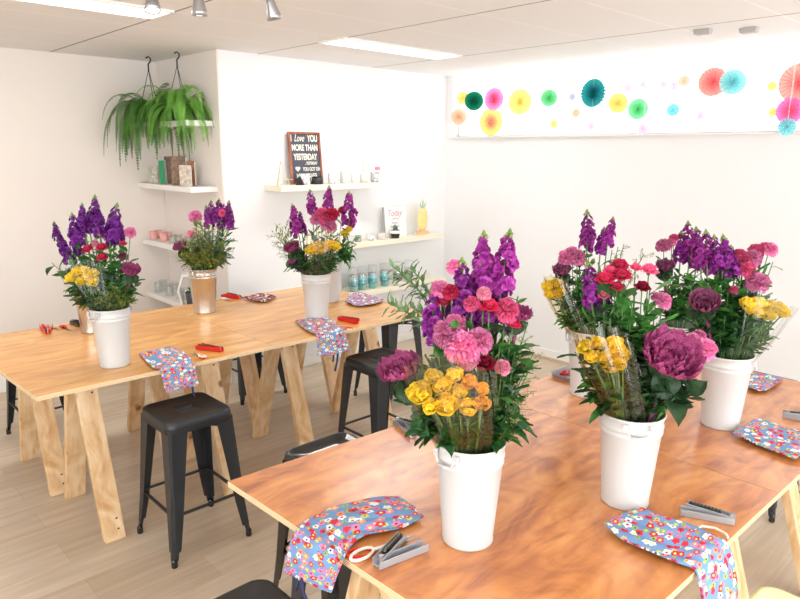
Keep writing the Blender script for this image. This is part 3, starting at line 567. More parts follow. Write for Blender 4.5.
fans = [(593, 93, .112, 'teal', 'large teal pleated paper fan in the middle of the window', 0), (474, 101, .088, 'emerald', 'dark emerald paper fan near the window\'s left end', 40), (494, 99, .10, 'pink', 'pink paper fan right of the dark emerald one', 10),
        (520, 102, .112, 'yellow', 'large plain yellow paper fan between the pink and green fans', 15), (491, 122, .122, 'orange', 'orange and yellow paper fan hanging low beneath the pink one', 10), (549, 98, .07, 'green', 'green paper fan between the plain yellow and large teal fans', 35),
        (459, 117, .078, 'peach', 'peach paper fan low at the window\'s left end', 35), (463, 98, .058, 'yellow', 'small yellow paper fan above the peach one at the left end', 35), (618, 103, .075, 'yellow', 'half turned yellow paper fan right of the large teal fan', 40),
        (638, 109, .08, 'green', 'pale green paper fan below the middle of the window', 10), (713, 82, .098, 'coral', 'coral paper fan paired with the aqua one', 12), (733, 82, .085, 'aqua', 'aqua paper fan touching the coral fan\'s right side', 25),
        (800, 83, .128, 'coral', 'very large coral paper fan cut by the right edge', 5), (790, 111, .085, 'magenta', 'magenta paper fan beneath the very large coral one', 5), (572, 97, .03, 'lilac', 'tiny lilac paper fan left of the large teal fan', 15),
        (591, 126, .035, 'blush', 'small blush paper fan straight below the large teal fan', 10), (643, 129, .04, 'blush', 'blush paper fan at the sill below the pale green one', 10), (576, 113, .035, 'peach', 'tiny peach paper fan low left of the large teal fan', 30),
        (554, 124, .035, 'yellow', 'tiny yellow paper fan at the sill below the green one', 60), (673, 110, .045, 'aqua', 'small aqua paper fan near the sill in the middle right', 20), (674, 86, .03, 'blush', 'tiny blush paper fan above the small aqua one', 40),
        (643, 85, .035, 'blush', 'tiny blush paper fan above the pale green one', 20), (663, 84, .03, 'blush', 'tiny bloom-washed blush paper fan left of the peach one', 20), (684, 81, .04, 'peach', 'bloom-washed peach paper fan left of the coral one', 15), (700, 116, .035, 'blush', 'tiny blush paper fan below the coral one', 50),
        (772, 86, .03, 'yellow', 'tiny yellow paper fan beside the very large coral one', 20), (787, 127, .055, 'aqua', 'aqua paper fan at the sill below the magenta one', 10), (773, 112, .03, 'yellow', 'tiny yellow paper fan left of the magenta one', 30), (628, 88, .035, 'blush', 'tiny blush paper fan right above the half turned yellow one', 30)]
for k, (u, v, r, c, lb, tw) in enumerate(fans):
    x = 4.93 - .05 * (k % 3); p = onx(u, v, x); t = empty('paper_fan', p, 0, lb, 'paper fan', 'pleated paper fans hanging at the window'); t.rotation_euler.z = math.radians(tw)
    n = 26 if r > .06 else 16; V = [(0, 0, 0)]; ring = []
    for q in range(2 * n): a = PI * q / n; z = .012 * (1 if q % 2 else -1) * (r / .1); rr = r * (1 if q % 2 else .96); V += [(z * .4, .16 * r * math.cos(a), .16 * r * math.sin(a)), (z, rr * math.cos(a), rr * math.sin(a))]
    Fs = []
    for q in range(2 * n): j = (q + 1) % (2 * n); Fs += [(0, 1 + 2 * q, 1 + 2 * j), (1 + 2 * q, 2 + 2 * q, 2 + 2 * j, 1 + 2 * j)]
    o = G().add(V, Fs).obj('pleats', FM[c], t)
    if r > .05: G().lathe([(0, -.006), (.1 * r, -.004), (.1 * r, .004), (0, .006)], 14).obj('centre_disc', FM[c], t).rotation_euler = (0, PI / 2, 0)
    if p[2] < HEAD - .05: G().tube([(0, 0, r * .9), (0, 0, CEIL - p[2])], .0012, 4).obj('string', white_paint, t)
# ------------------------------------------------------------------ buckets
WORDS = ['zero', 'one', 'two', 'three', 'four', 'five', 'six', 'seven', 'eight', 'nine', 'ten', 'eleven', 'twelve', 'thirteen', 'fourteen']
BK = {}
def make_bucket(mt):
    t = empty('flower_bucket'); H = .278
    G().lathe([(0, .004), (.060, .004), (.064, 0), (.067, 0), (.068, .006), (.0665, .012), (.0845, .222), (.0878, .226), (.0878, .231), (.0848, .235), (.0854, .2395), (.0892, .243), (.0892, .248), (.0864, .252),
               (.0890, H - .006), (.0918, H - .003), (.0926, H), (.0915, H + .003), (.0890, H + .003), (.0872, H), (.082, .2), (.064, .02), (0, .02)], 48).obj('body', mt, t, smooth=True)
    for a in (0, PI):
        ca, sa = math.cos(a), math.sin(a)
        def P(r, s, z): return (r * ca - s * sa, r * sa + s * ca, z)
        G().tube([P(.091, -.034, .262), P(.0945, -.033, .260), P(.0955, -.022, .238), P(.096, 0, .234), P(.0955, .022, .238), P(.0945, .033, .260), P(.091, .036, .262)], .0028, 8).obj('handle', mt, t, smooth=True)
        G().tube([P(.0955, -.020, .2365), P(.096, 0, .234), P(.0955, .020, .2365)], .0045, 8).obj('grip', mt, t, smooth=True)
        for s_ in (-.036, .036): 
            M = np.eye(4); M[:3, :3] = rotm(a); M[:3, 3] = P(.0895, s_, .262); G().merge(G().box((0, 0, 0), (.006, .012, .02)), M).obj('lug', mt, t, bevel=.002)
    return t
b0 = make_bucket(white_enamel); b1_ = make_bucket(galv)
def place(proto, used=[]):
    if id(proto) in used: return copy_tree(proto)
    used.append(id(proto)); return proto
for key, u, v, az, proto, lb in [
    ('B1', 467.5, 537.5, 3.12, b0, 'white enamel bucket nearest the camera, holding wrapped yellow roses at front'),
    ('B2', 624.5, 500, -2.45, b0, 'white enamel bucket under the largest purple ornamental cabbage'),
    ('B3', 719.5, 424, 5.06, b0, 'white enamel bucket at the right with yellow roses on its right'),
    ('B4', 586, 393, 2.6, b0, 'white enamel bucket beside the grey tray, farthest left on the right-hand table'),
    ('B5', None, None, .6, b0, 'white enamel bucket half hidden behind the right bucket'),
    ('C1', 115, 364.5, 3.4, b0, 'white enamel bucket on the left end of the far table'),
    ('C6', 94, 331, 1.0, b1_, 'galvanised bucket mostly hidden behind the white one at far left'),
    ('C2', 205, 312, -2.3, b1_, 'galvanised bucket reflecting the wood, in the middle of the far table'),
    ('C3', 317, 318, -2.4, b0, 'white enamel bucket on the right half of the far table, before the wall shelves'),
    ('C4', 329.5, 301, .9, b0, 'white enamel bucket half hidden behind the one before the wall shelves')]:
    o = place(proto); p = onz(u, v, TT) if u else np.array((2.80, 1.20, TT)); p[2] = TT + .0005; o.location = tuple(p); o.rotation_euler.z = az
    tag(o, lb, 'bucket', 'white enamel flower buckets' if proto is b0 else 'galvanised flower buckets'); BK[key] = p
# ------------------------------------------------------------------ petals
def petal(L, W, cup=.3, curl=.3, ruf=.0, fr=3.0, ph=0., na=6, nb=5, tipw=.6, notch=0):
    """petal as a grid: base at origin, growing along +y, hollow towards +z"""
    s = np.linspace(0, 1, na)[:, None]; t = np.linspace(-1, 1, nb)[None, :]
    w = W / 2 * (np.sin(np.clip(s * .80 + .06, 0, 1) * PI) ** .75 * (1 - s) + tipw * s * np.sin(np.clip(s * .8 + .1, 0, 1) * PI) ** .3 * 1.25)
    end = 1 - .22 * (t ** 2) * s ** 2 - notch * s ** 3 * (1 - abs(t)) 
    x = w * t * (1 + 0 * s); a = curl * s
    y = L * s * end * np.cos(a * .8); z = L * s * np.sin(a) * 1.0 + cup * w * (t ** 2) + ruf * s ** 2 * np.sin(fr * PI * t + ph) * W
    return np.stack([x, y, z], -1)
def place_p(P, tilt, az, off=0, up=0):
    """tilt 0 = flat outward, pi/2 = upright; az around z"""
    c, s = math.cos(tilt), math.sin(tilt); Q = P.copy(); y = P[..., 1] * c - P[..., 2] * s; z = P[..., 1] * s + P[..., 2] * c
    Q[..., 1] = y + off; Q[..., 2] = z + up; ca, sa = math.cos(az), math.sin(az); X = Q[..., 0] * ca - Q[..., 1] * sa; Y = Q[..., 0] * sa + Q[..., 1] * ca
    Q[..., 0] = X; Q[..., 1] = Y; return Q
def rose_geo(seed, open_=1.0):
    """unit rose (radius about 1), petals spiralling round a tight heart, axis +z, base at z=-.9"""
    rg = random.Random(seed); g = G(); az = rg.random() * 6
    for k in range(19):
        f = k / 18; tilt = PI / 2 - .02 - (f ** 1.6) * .42 * open_; L = 1.2 + .3 * math.sin(f * PI) - .15 * f; W = .7 + .85 * f
        P = petal(L, W, .75 - .3 * f, .32 - .75 * f ** 2.5, .01 + .015 * f, 1.5, rg.random() * 6, 6, 7, .85)
        g.grid(place_p(P, tilt, az, .06 + .24 * f, -.8 + .06 * rg.random() - .1 * f)); az += 2.4 + rg.uniform(-.15, .15)
    for k in range(5): g.grid(place_p(petal(1.35, .6, 1.1, .5, .02, 1.5, k, 6, 7, .8), PI / 2 + .05, k * 1.257, .05 + .03 * k, -.75))
    return g
def carn_geo(seed, n=46):
    rg = random.Random(seed); g = G(); az = 0
    for k in range(n):
        f = k / (n - 1); tilt = PI / 2 * (1 - f * 1.12) + rg.uniform(-.15, .15); L = .95 + .12 * rg.random(); W = .62 + .25 * rg.random()
        P = petal(L * rg.uniform(.85, 1.08), W, .1, -.2 - .2 * f, .24, rg.choice((4, 5, 6)), rg.random() * 6, 6, 11, 1.25)
        g.grid(place_p(P, tilt, az, .03, -.35)); az += 2.4
    return g
def cab_geo(seed, rings=((4, .42, 1.3), (5, .58, 1.02), (7, .78, .74), (8, .96, .44), (9, 1.12, .14))):
    rg = random.Random(seed); g = G()
    for i, (n, L, tilt) in enumerate(rings):
        for k in range(n):
            P = petal(L * rg.uniform(.9, 1.08), L * rg.uniform(1.1, 1.35), .38, .4, .07 + .012 * i, rg.choice((4, 5, 6)), rg.random() * 6, 9, 17, 1.2)
            g.grid(place_p(P, tilt + rg.uniform(-.12, .12), 2 * PI * k / n + i * .7 + rg.uniform(-.15, .15), .04, -.25 + .03 * i))
    return g
def cableaf_geo(seed, n=9):
    rg = random.Random(seed); g = G()
    for k in range(n):
        P = petal(rg.uniform(1.0, 1.35), rg.uniform(.8, 1.05), .25, -.5, .10, 5, rg.random() * 6, 8, 13, 1.2); g.grid(place_p(P, rg.uniform(-.6, .0), 2 * PI * k / n + rg.uniform(-.2, .2), .05, -.38))
    return g
def lisi_geo(seed):
    rg = random.Random(seed); g = G()
    for r_, (n, tilt, L, W) in enumerate(((5, 1.35, 1.15, 1.0), (6, 1.0, 1.3, 1.15), (6, .68, 1.3, 1.15))):
        for k in range(n): g.grid(place_p(petal(L, W, .45, .25 - .3 * r_, .06, 2.5, rg.random() * 6, 6, 7, 1.05), tilt + rg.uniform(-.1, .1), 2 * PI * k / n + r_ * .6, .08, -.75))
    return g
FLOR = []
for sd in range(4):
    rg = random.Random(40 + sd); g = G()
    for r_, (n, tilt, L) in enumerate(((3, 1.2, .6), (5, .75, .95), (5, .25, 1.05))):
        for k in range(n): g.grid(place_p(petal(L * rg.uniform(.85, 1.1), .85 * L, .15, -.2, .14, 3, rg.random() * 6, 4, 5, 1.2), tilt + rg.uniform(-.25, .25), 2 * PI * k / n + r_ * .5, .03, -.1))
    FLOR.append(g)
def frame(d, roll=0):
    q = Vector(tuple(d)).to_track_quat('Z', 'Y').to_matrix() @ Matrix.Rotation(roll, 3, 'Z'); return np.array(q)
def stock_geo(seed, L=.15, R_=.026, n=27, fs=.0165):
    """flower spike along +z from 0 to L: florets on a tapering cylinder"""
    rg = random.Random(seed); g = G()
    for k in range(n):
        f = (k + .5) / n; z = L * f * .93; a = k * 2.4; z += rg.uniform(-.004, .004); a += rg.uniform(-.5, .5); rr = R_ * (1 - .6 * f ** 2) * rg.uniform(.6, 1.2); s = fs * (1.15 - .6 * f ** 2) * rg.uniform(.68, 1.22)
        d = np.array((math.cos(a), math.sin(a), .25 + .5 * f)); d /= np.linalg.norm(d); M = np.eye(4); M[:3, :3] = frame(d, rg.random() * 6) * s; M[:3, 3] = (math.cos(a) * rr, math.sin(a) * rr, z); g.merge(FLOR[k % 4], M)
    return g
def bud_geo(seed, r=.006):
    rg = random.Random(seed); g = G()
    for k in range(11):
        a = k * 2.4; f = k / 10; rr = .012 * (1 - f); s = r * (1 - .35 * f); g.lathe([(0, -s), (s * .8, -s * .4), (s * .75, s * .4), (0, s * 1.3)], 6, (math.cos(a) * rr, math.sin(a) * rr, f * .022))
    return g
MS = {}
def mesh_of(key, fn, mt):
    k = (key, mt.name)
    if k not in MS: MS[k] = fn().mesh(key, mt)
    return MS[k]
def child(name, me, parent, loc, Rm=None, s=1):
    o = bpy.data.objects.new(name, me); COL.objects.link(o); o.parent = parent
    M = Matrix.Translation(tuple(loc)) @ (Matrix(Rm.tolist()).to_4x4() if Rm is not None else Matrix()) @ Matrix.Scale(s, 4); o.matrix_local = M; return o
def leaf(g, base, d, L, W, nrm, rg, fold=.35, na=5, curl=None, shape=0):
    """pointed leaf; d direction, nrm roughly the upper side"""
    d = d / np.linalg.norm(d); nrm = nrm - d * (nrm @ d); q = np.linalg.norm(nrm); nrm = nrm / q if q > 1e-4 else np.cross(d, (1, 0, .3)); sd = np.cross(d, nrm); curl = rg.uniform(-.6, .2) if curl is None else curl
    s = np.linspace(0, 1, na)[:, None]; t = np.array([-1, -.5, 0, .5, 1])[None, :]; w = W / 2 * (np.sin(PI * s ** .8) ** .8 + .04 if not shape else np.sin(PI * np.clip(s * .9 + .05, 0, 1)) ** .45)
    if shape == 2: w = w * (1 + .25 * np.sin(9 * s))
    x = w * t; y = L * s * (1 + 0 * t); z = fold * abs(x) + curl * L * s ** 2 + .04 * L * np.sin(6 * s + 2 * t)
    g.grid(np.array(base) + x[..., None] * sd + y[..., None] * d + z[..., None] * nrm)
def stem_path(b, head, rg, spread=.06, z0=.03):
    """curve from inside the bucket, through its mouth, to the flower head"""
    bc = b + np.array((0, 0, .25)); d = head - bc; h = d.copy(); h[2] = 0; L = np.linalg.norm(h); u = h / (L + 1e-6)
    mouth = bc + u * min(spread, L * .6 + .0) + np.array((0, 0, .02)); foot = b + np.array((0, 0, z0)) - u * .028 + np.array((rg.uniform(-.012, .012), rg.uniform(-.012, .012), 0)); pts = []
    for k in range(10):
        t = k / 9
        if t < .35: s_ = t / .35; pts.append(foot * (1 - s_) + mouth * s_)
        else:
            s_ = (t - .35) / .65; out = mouth + (mouth - foot) * .14; pts.append(mouth * (1 - s_) ** 2 + out * 2 * s_ * (1 - s_) + head * s_ ** 2)
    return pts
ITEMS = {}
def flower(bk, kind, u, v, r=None, col=None, dd=0., tip=None, lf=5, face=None, lw=1., leafmat=None, seed=None, dir_=None):
    b = BK[bk]; dz = depth(b + np.array((0, 0, .33))); d0 = dz - dd; sc = d0 / F
    seed = (seed or int(u * 7 + v * 13)) % 9973; rg = random.Random(seed); head = ondepth(u, v, d0)
    pts = stem_path(b, head, rg); foot = pts[0]; nm = {'rose': 'rose', 'carn': 'carnation', 'cab': 'ornamental_cabbage', 'lis': 'lisianthus', 'stock': 'stock_flower'}[kind]
    t = empty(nm, foot); loc = lambda p: np.array(p) - foot
    axis = head - (b + np.array((0, 0, .2))); axis = axis / np.linalg.norm(axis)
    tocam = -FW
    if kind == 'stock':
        tp = ondepth(tip[0], tip[1], d0 + .015); ax = tp - head; L = np.linalg.norm(ax); vv = seed % 4
        child('blossoms', mesh_of('stock_blossoms_%d' % vv, lambda: stock_geo(vv, .15), col or purple), t, loc(head), frame(ax, rg.random() * 6), L / .152)
        child('buds', mesh_of('green_buds_%d' % (vv % 2), lambda: bud_geo(vv), bud_m), t, loc(head + ax * .9), frame(ax), min(.95, L / .16))
        pts.append(head + ax * .5); pts.append(head + ax * .98)
    else:
        fa = axis * .75 + (tocam * .55 if face is None else tocam * face) + np.array((0, 0, .35)); Rm = frame(fa, rg.random() * 6); s = r * sc * {'rose': 1.03, 'carn': .92, 'cab': .95, 'lis': .82}[kind]; vv = seed % 3
        fn = {'rose': lambda: rose_geo(vv), 'carn': lambda: carn_geo(vv), 'cab': lambda: cab_geo(vv), 'lis': lambda: lisi_geo(vv)}[kind]
        child('bloom', mesh_of(kind + '_bloom_%d' % vv, fn, col), t, loc(head), Rm, s / (.98 if kind != 'cab' else 1.0))
        if kind == 'cab': child('outer_leaves', mesh_of('cabbage_leaves_%d' % vv, lambda: cableaf_geo(vv), cab_green), t, loc(head), Rm, s * 1.02)
        else:
            g = G(); back = head - (fa / np.linalg.norm(fa)) * s * .8; fd = fa / np.linalg.norm(fa)
            g.merge(G().lathe([(0, -.35), (.22, -.25), (.3, 0), (.34, .25), (.2, .2)], 8), np.vstack([np.hstack([frame(fa) * s, loc(back)[:, None]]), [0, 0, 0, 1]]))
            for k in range(5): a = k * 1.257; sd_ = frame(fa) @ np.array((math.cos(a), math.sin(a), 0)); leaf(g, loc(back) + sd_ * s * .22, sd_ * .6 + fd, s * 1.0, s * .4, -sd_, rg, .2, 4, .1)
            g.obj('calyx', leaf_m, t, smooth=True); pts[-1] = back
    sw = .0028 if kind in ('rose', 'stock', 'cab') else .0018
    if kind == 'cab': sw = .006
    G().tube([loc(p) for p in pts], sw, 6).obj('stem', stem_m if kind != 'cab' else dusk, t, smooth=True)
    if lf:
        g = G(); n0 = 4
        for k in range(lf):
            f = rg.uniform(.42, .93); i = min(8, int(f * 9)); p = pts[i] + (pts[i + 1] - pts[i]) * (f * 9 - i) if i < len(pts) - 1 else pts[i]; d = pts[min(i + 1, len(pts) - 1)] - pts[i]; d = d / np.linalg.norm(d)
            a = rg.random() * 6.28; o_ = np.array((math.cos(a), math.sin(a), .2)); dr = d * .9 + o_ * .8
            if kind == 'stock': leaf(g, loc(p), dr, rg.uniform(.05, .085) * lw, rg.uniform(.012, .018) * lw, np.array((0, 0, 1.)), rg)
            elif kind == 'cab': leaf(g, loc(p), dr, rg.uniform(.07, .1) * lw, rg.uniform(.05, .07) * lw, np.array((0, 0, 1.)), rg, .3, 7, None, 2)
            else: leaf(g, loc(p), dr, rg.uniform(.035, .06) * lw, rg.uniform(.014, .026) * lw, np.array((0, 0, 1.)), rg)
        g.obj('leaves', leafmat or (cab_green if kind == 'cab' else leaf_m), t, smooth=True)
    ITEMS.setdefault((bk, kind, (col or purple).name), []).append((t, u if tip is None else tip[0], v)); return t
def sprig(bk, kind, u, v, dd=0., n=14, L=.035, W=.016, mt=None, seed=None, spread=1.0, frm=.45, via=None):
    """leafy or feathery branch ending at the pixel's spot"""
    b = BK[bk]; dz = depth(b + np.array((0, 0, .33))); head = ondepth(u, v, dz - dd); seed = (seed or int(u * 11 + v * 5)) % 9973; rg = random.Random(seed); pts = stem_path(b, head, rg, .07)
    if via: q = ondepth(via[0], via[1], dz - dd * .5); p0, p1 = pts[0], pts[3]; pts = [p0, (p0 + p1) / 2, p1] + [p1 * (1 - s) ** 2 + q * 2 * s * (1 - s) + head * s ** 2 for s in np.linspace(.15, 1, 7)]
    foot = pts[0]
    t = empty({'leaf': 'leafy_branch', 'euc': 'eucalyptus_sprig', 'spray': 'filler_spray', 'oval': 'greenery_stem', 'pine': 'needle_sprig'}[kind], foot); loc = lambda p: np.array(p) - foot
    sg = G(); sg.tube([loc(p) for p in pts], [.0028] * 6 + [.0018] * 4, 6); g = G(); mt = mt or leaf_m
    for k in range(n):
        f = frm + (1 - frm) * (k + .5) / n; i = min(8, int(f * 9)); p = pts[i] + (pts[i + 1] - pts[i]) * (f * 9 - i); d = pts[i + 1] - pts[i]; d = d / np.linalg.norm(d)
        a = k * 2.4 + rg.uniform(-.4, .4); e1 = np.cross(d, (0, 0, 1)); e1 = e1 / (np.linalg.norm(e1) + 1e-6); e2 = np.cross(d, e1); o_ = e1 * math.cos(a) + e2 * math.sin(a)
        if kind in ('leaf', 'euc', 'oval'):
            leaf(g, loc(p), d * rg.uniform(.4, 1.0) + o_ * spread, L * rg.uniform(.75, 1.2), W * rg.uniform(.8, 1.2), d + np.array((0, 0, .5)), rg, .3, 5, None, 1 if kind == 'oval' else 0)
        else:
            q = p + (d * .7 + o_ * spread) * L * rg.uniform(.6, 1.2); mid = (p + q) / 2 + np.array((0, 0, .004)); sg.tube([loc(p), loc(mid), loc(q)], .0007, 4, cap=False)
            for j in range(9 if kind == 'spray' else 12):
                c = p + (q - p) * (.25 + .75 * j / 8); o2 = np.array([rg.gauss(0, 1) for _ in range(3)]); o2 /= np.linalg.norm(o2)
                if kind == 'spray': e = c + o2 * .008; sg.tube([loc(c), loc(e)], .0004, 3, cap=False); s_ = W * rg.uniform(.6, 1.1); g.add(loc(e) + np.array([(s_, 0, 0), (0, s_, 0), (-s_, 0, 0), (0, -s_, 0), (0, 0, s_ * 1.2), (0, 0, -s_)]), [(0, 1, 4), (1, 2, 4), (2, 3, 4), (3, 0, 4), (1, 0, 5), (2, 1, 5), (3, 2, 5), (0, 3, 5)])
                else: leaf(g, loc(c), (q - p) / (np.linalg.norm(q - p)) + o2 * .9, W * rg.uniform(.8, 1.3), W * .34, np.array((0, 0, 1.)), rg, .1, 3, 0)
    sg.obj('stem', stem_m, t, smooth=True); g.obj('leaves' if kind != 'spray' else 'blossoms', mt, t, smooth=True)
    ITEMS.setdefault((bk, kind, mt.name), []).append((t, u, v)); return t
def wrap(bk, mt, lb, tips, r0=.06, seed=1, dd=.0, crink=.006):
    """cellophane sleeve: from inside the mouth up to an open flaring edge; tips = (azimuth offset from the camera side, pixel u, v) of the upper edge"""
    b = BK[bk]; rg = random.Random(seed); dz = depth(b + np.array((0, 0, .33))); to = -FW * np.array((1, 1, 0)); to /= np.linalg.norm(to); a0 = math.atan2(to[1], to[0]); ups = [ondepth(u, v, dz - dd_) for _, u, v, dd_ in tips]; n = 44; rows = 16; P = np.zeros((rows, n, 3))
    k = len(ups)
    for j in range(n):
        f = j / (n - 1) * (k - 1); i = min(k - 2, int(f)); q = f - i; p0, p1, p2, p3 = ups[max(i - 1, 0)], ups[i], ups[i + 1], ups[min(i + 2, k - 1)]
        top = .5 * (2 * p1 + (p2 - p0) * q + (2 * p0 - 5 * p1 + 4 * p2 - p3) * q * q + (3 * p1 - p0 - 3 * p2 + p3) * q ** 3)
        a = a0 + math.radians(tips[i][0] * (1 - q) + tips[i + 1][0] * q); base = b + np.array((math.cos(a) * r0, math.sin(a) * r0, .225))
        for i2 in range(rows):
            s_ = i2 / (rows - 1); p = base * (1 - s_) + top * s_; w = math.sin(PI * min(1, s_ * 1.0)) ; out = np.array((math.cos(a), math.sin(a), 0))
            p = p + out * (.012 * w + crink * math.sin(a * 17 + 3 * s_ + seed) * (.3 + s_) + crink * .6 * math.sin(a * 41 + seed * 2 + s_ * 6) * (1 - .5 * s_)); p[2] += crink * math.sin(a * 29 + seed) * s_ * .8; P[i2, j] = p
    o = G(); foot = b + np.array((0, 0, .22)); P -= foot; o.grid(P); o = o.obj('cellophane_wrap', mt, smooth=True); o.location = tuple(foot); tag(o, lb, 'wrap', 'cellophane sleeves round the roses'); return o
# ------------------------------------------------------------------ bouquets
# nearest bucket
for u, v, tu, tv, c, dd in ((482, 290, 484, 233, violet, -.03), (500, 292, 510, 231, violet, -.02), (463, 318, 462, 260, purple, .0), (434, 344, 432, 289, purple, .0), (490, 322, 480, 262, violet, -.01), (450, 350, 447, 296, purple, -.02), (497, 330, 502, 278, purple, -.03), (474, 345, 470, 290, violet, -.04)):
    flower('B1', 'stock', u, v, tip=(tu, tv), col=c, dd=dd, lf=8, lw=1.0)
for u, v, r, c, dd in ((448, 331, 17, pink, .06), (463, 344, 19, pink, .08), (479, 338, 15, pink, .06), (455, 322, 13, pink, .03), (469, 356, 12, pink, .07), (484, 292, 8, pale_pink, .04), (472, 302, 9, hot_pink, .05), (507, 308, 14, hot_pink, .03), (440, 287, 10, pink, .0), (451, 290, 9, crimson, .02), (455, 265, 9, pink, -.02), (503, 366, 9, pale_pink, .07)):
    flower('B1', 'carn', u, v, r, c, dd, lf=4)
for u, v, r, c, dd in ((490, 304, 10, crimson, .05), (485, 361, 11, dark_red, .07), (444, 300, 8, crimson, .0), (514, 322, 8, crimson, .02)): flower('B1', 'lis', u, v, r, c, dd, lf=5)
flower('B1', 'cab', 519, 316, 12, mauve, .0, lf=3, lw=.7); flower('B1', 'cab', 402, 373, 21, mauve, .03, lf=5, lw=1.0, face=.4)
for u, v, r, c in ((419, 392, 14.5, yellow), (432, 376, 10, yellow), (441, 384, 10, yellow), (455, 374, 10, yellow), (470, 381, 9, amber), (446, 403, 14, yellow), (459, 391, 9.5, yellow), (468, 406, 11, yellow), (482, 403, 9.5, amber), (430, 405, 9, yellow), (482, 388, 8, amber)):
    flower('B1', 'rose', u, v, r, c, .10, lf=3, lw=1.1, leafmat=leaf_dark)
for u, v, dd, L, W, mt in ((500, 345, .04, .06, .028, leaf_m), (512, 372, .03, .065, .03, leaf_dark), (497, 395, .05, .06, .03, leaf_m), (506, 415, .04, .055, .028, leaf_dark), (470, 318, .03, .05, .024, leaf_m), (522, 345, -.02, .06, .03, leaf_dark), (508, 292, -.04, .05, .02, leaf_m), (430, 400, -.02, .07, .04, leaf_dark), (412, 402, .02, .07, .04, leaf_dark), (518, 296, -.05, .04, .018, leaf_m), (488, 378, .0, .06, .03, leaf_dark), (455, 372, -.02, .07, .03, leaf_dark)):
    sprig('B1', 'leaf', u, v, dd, 12, L, W, mt)
sprig('B1', 'leaf', 415, 428, .05, 8, .05, .03, leaf_dark, frm=.75)
for u, v, dd in ((392, 266, -.12), (402, 276, -.11), (410, 268, -.10), (388, 303, -.10), (398, 309, -.08), (410, 306, -.06)): sprig('B1', 'euc', u, v, dd, 16, .036, .012, leaf_pale, frm=.74, via=(452, 300 if v < 290 else 322))
for u, v, dd in ((522, 340, .0), (528, 372, .0), (520, 398, .02), (515, 425, .03), (534, 352, -.02), (528, 322, -.03)): sprig('B1', 'spray', u, v, dd, 16, .045, .0022, gold_m, frm=.5)
for u, v, dd in ((508, 360, .04), (513, 390, .04)): sprig('B1', 'euc', u, v, dd, 16, .028, .016, leaf_grey, frm=.5)
wrap('B1', tan_cello, 'tan tinted cellophane sleeve round the yellow roses in the nearest bucket', [(-100, 398, 372, .02), (-60, 408, 364, .12), (-25, 430, 354, .17), (10, 462, 358, .18), (45, 492, 372, .14), (70, 499, 352, .04)], seed=3)
# bucket under the largest cabbage
flower('B2', 'cab', 668, 360, 29, mauve, .09, lf=7, lw=1.1, face=.75)
for u, v, dd, L in ((676, 396, .09, .07), (692, 392, .08, .07), (690, 372, .05, .05)): sprig('B2', 'leaf', u, v, dd, 6, L, L * .75, cab_green, frm=.7)
for u, v, r, c in ((586, 346, 9, yellow), (598, 342, 8, yellow), (615, 343, 10, yellow), (604, 356, 10, yellow), (618, 360, 10, yellow), (609, 350, 8, yellow), (623, 353, 8, yellow), (591, 356, 8, yellow), (611, 366, 9, yellow)):
    flower('B2', 'rose', u, v, r, c, .10, lf=2, leafmat=leaf_dark)
for u, v, r, c, dd in ((620, 263, 9, crimson, 0), (621, 273, 11, crimson, .02), (605, 277, 10, crimson, .02), (612, 269, 9, hot_pink, 0), (643, 285, 8, dark_red, .02), (650, 268, 9, hot_pink, 0), (604, 294, 6, hot_pink, .03), (636, 266, 6, hot_pink, -.02), (617, 285, 7, crimson, .03)): flower('B2', 'lis', u, v, r, c, dd, lf=7, lw=1.0)
for u, v, r, c, dd in ((693, 341, 11, pink, .03), (707, 347, 12, pink, .04), (700, 335, 8, pink, .0), (664, 299, 9, pink, .0), (657, 296, 6, pink, .0)): flower('B2', 'carn', u, v, r, c, dd, lf=4)
flower('B2', 'stock', 592, 305, tip=(588, 262), col=purple, dd=.0, lf=6); flower('B2', 'stock', 603, 310, tip=(599, 272), col=deep_purple, dd=-.02, lf=5)
for u, v, dd, L, W, mt in ((632, 300, .02, .06, .02, leaf_m), (645, 310, .02, .06, .02, leaf_m), (618, 305, .03, .06, .022, leaf_m), (630, 325, .04, .07, .04, leaf_m), (610, 318, .04, .06, .03, leaf_pale), (600, 328, .03, .06, .03, leaf_dark), (637, 345, .05, .06, .035, leaf_dark), (635, 290, .0, .05, .018, leaf_m), (648, 330, .0, .06, .028, leaf_dark), (625, 385, .05, .06, .03, leaf_dark), (640, 380, .06, .07, .045, leaf_dark), (610, 390, .05, .06, .03, leaf_dark), (575, 352, .04, .05, .02, leaf_dark)):
    sprig('B2', 'leaf', u, v, dd, 12, L, W, mt)
wrap('B2', tan_cello, 'tan tinted cellophane sleeve left of the largest purple cabbage', [(-95, 578, 342, .03), (-60, 576, 330, .10), (-20, 598, 326, .15), (15, 622, 330, .15), (40, 632, 348, .10)], seed=8)
# right bucket
for u, v, tu, tv, c in ((707, 270, 706, 231, violet), (729, 277, 723, 236, purple), (718, 272, 714, 236, purple), (700, 262, 696, 228, violet), (735, 270, 731, 246, purple)): flower('B3', 'stock', u, v, tip=(tu, tv), col=c, lf=6)
for u, v, r, c, dd in ((745, 259, 9, hot_pink, 0), (754, 256, 9, pink, 0), (771, 248, 8, pink, 0), (757, 249, 8, hot_pink, -.02), (748, 268, 9, hot_pink, .02), (759, 280, 12, pink, .03), (740, 253, 7, hot_pink, 0), (766, 246, 6, hot_pink, -.01), (734, 289, 5, hot_pink, .02)): flower('B3', 'carn', u, v, r, c, dd, lf=4)
flower('B3', 'cab', 704, 304, 14, dusk, .06, lf=4, lw=.8, face=.8)
for u, v, r in ((748, 303, 9), (760, 303, 9), (769, 313, 9), (758, 311, 8), (780, 308, 9), (773, 306, 8), (751, 309, 7), (785, 312, 7)): flower('B3', 'rose', u, v, r, yellow, .06, lf=2)
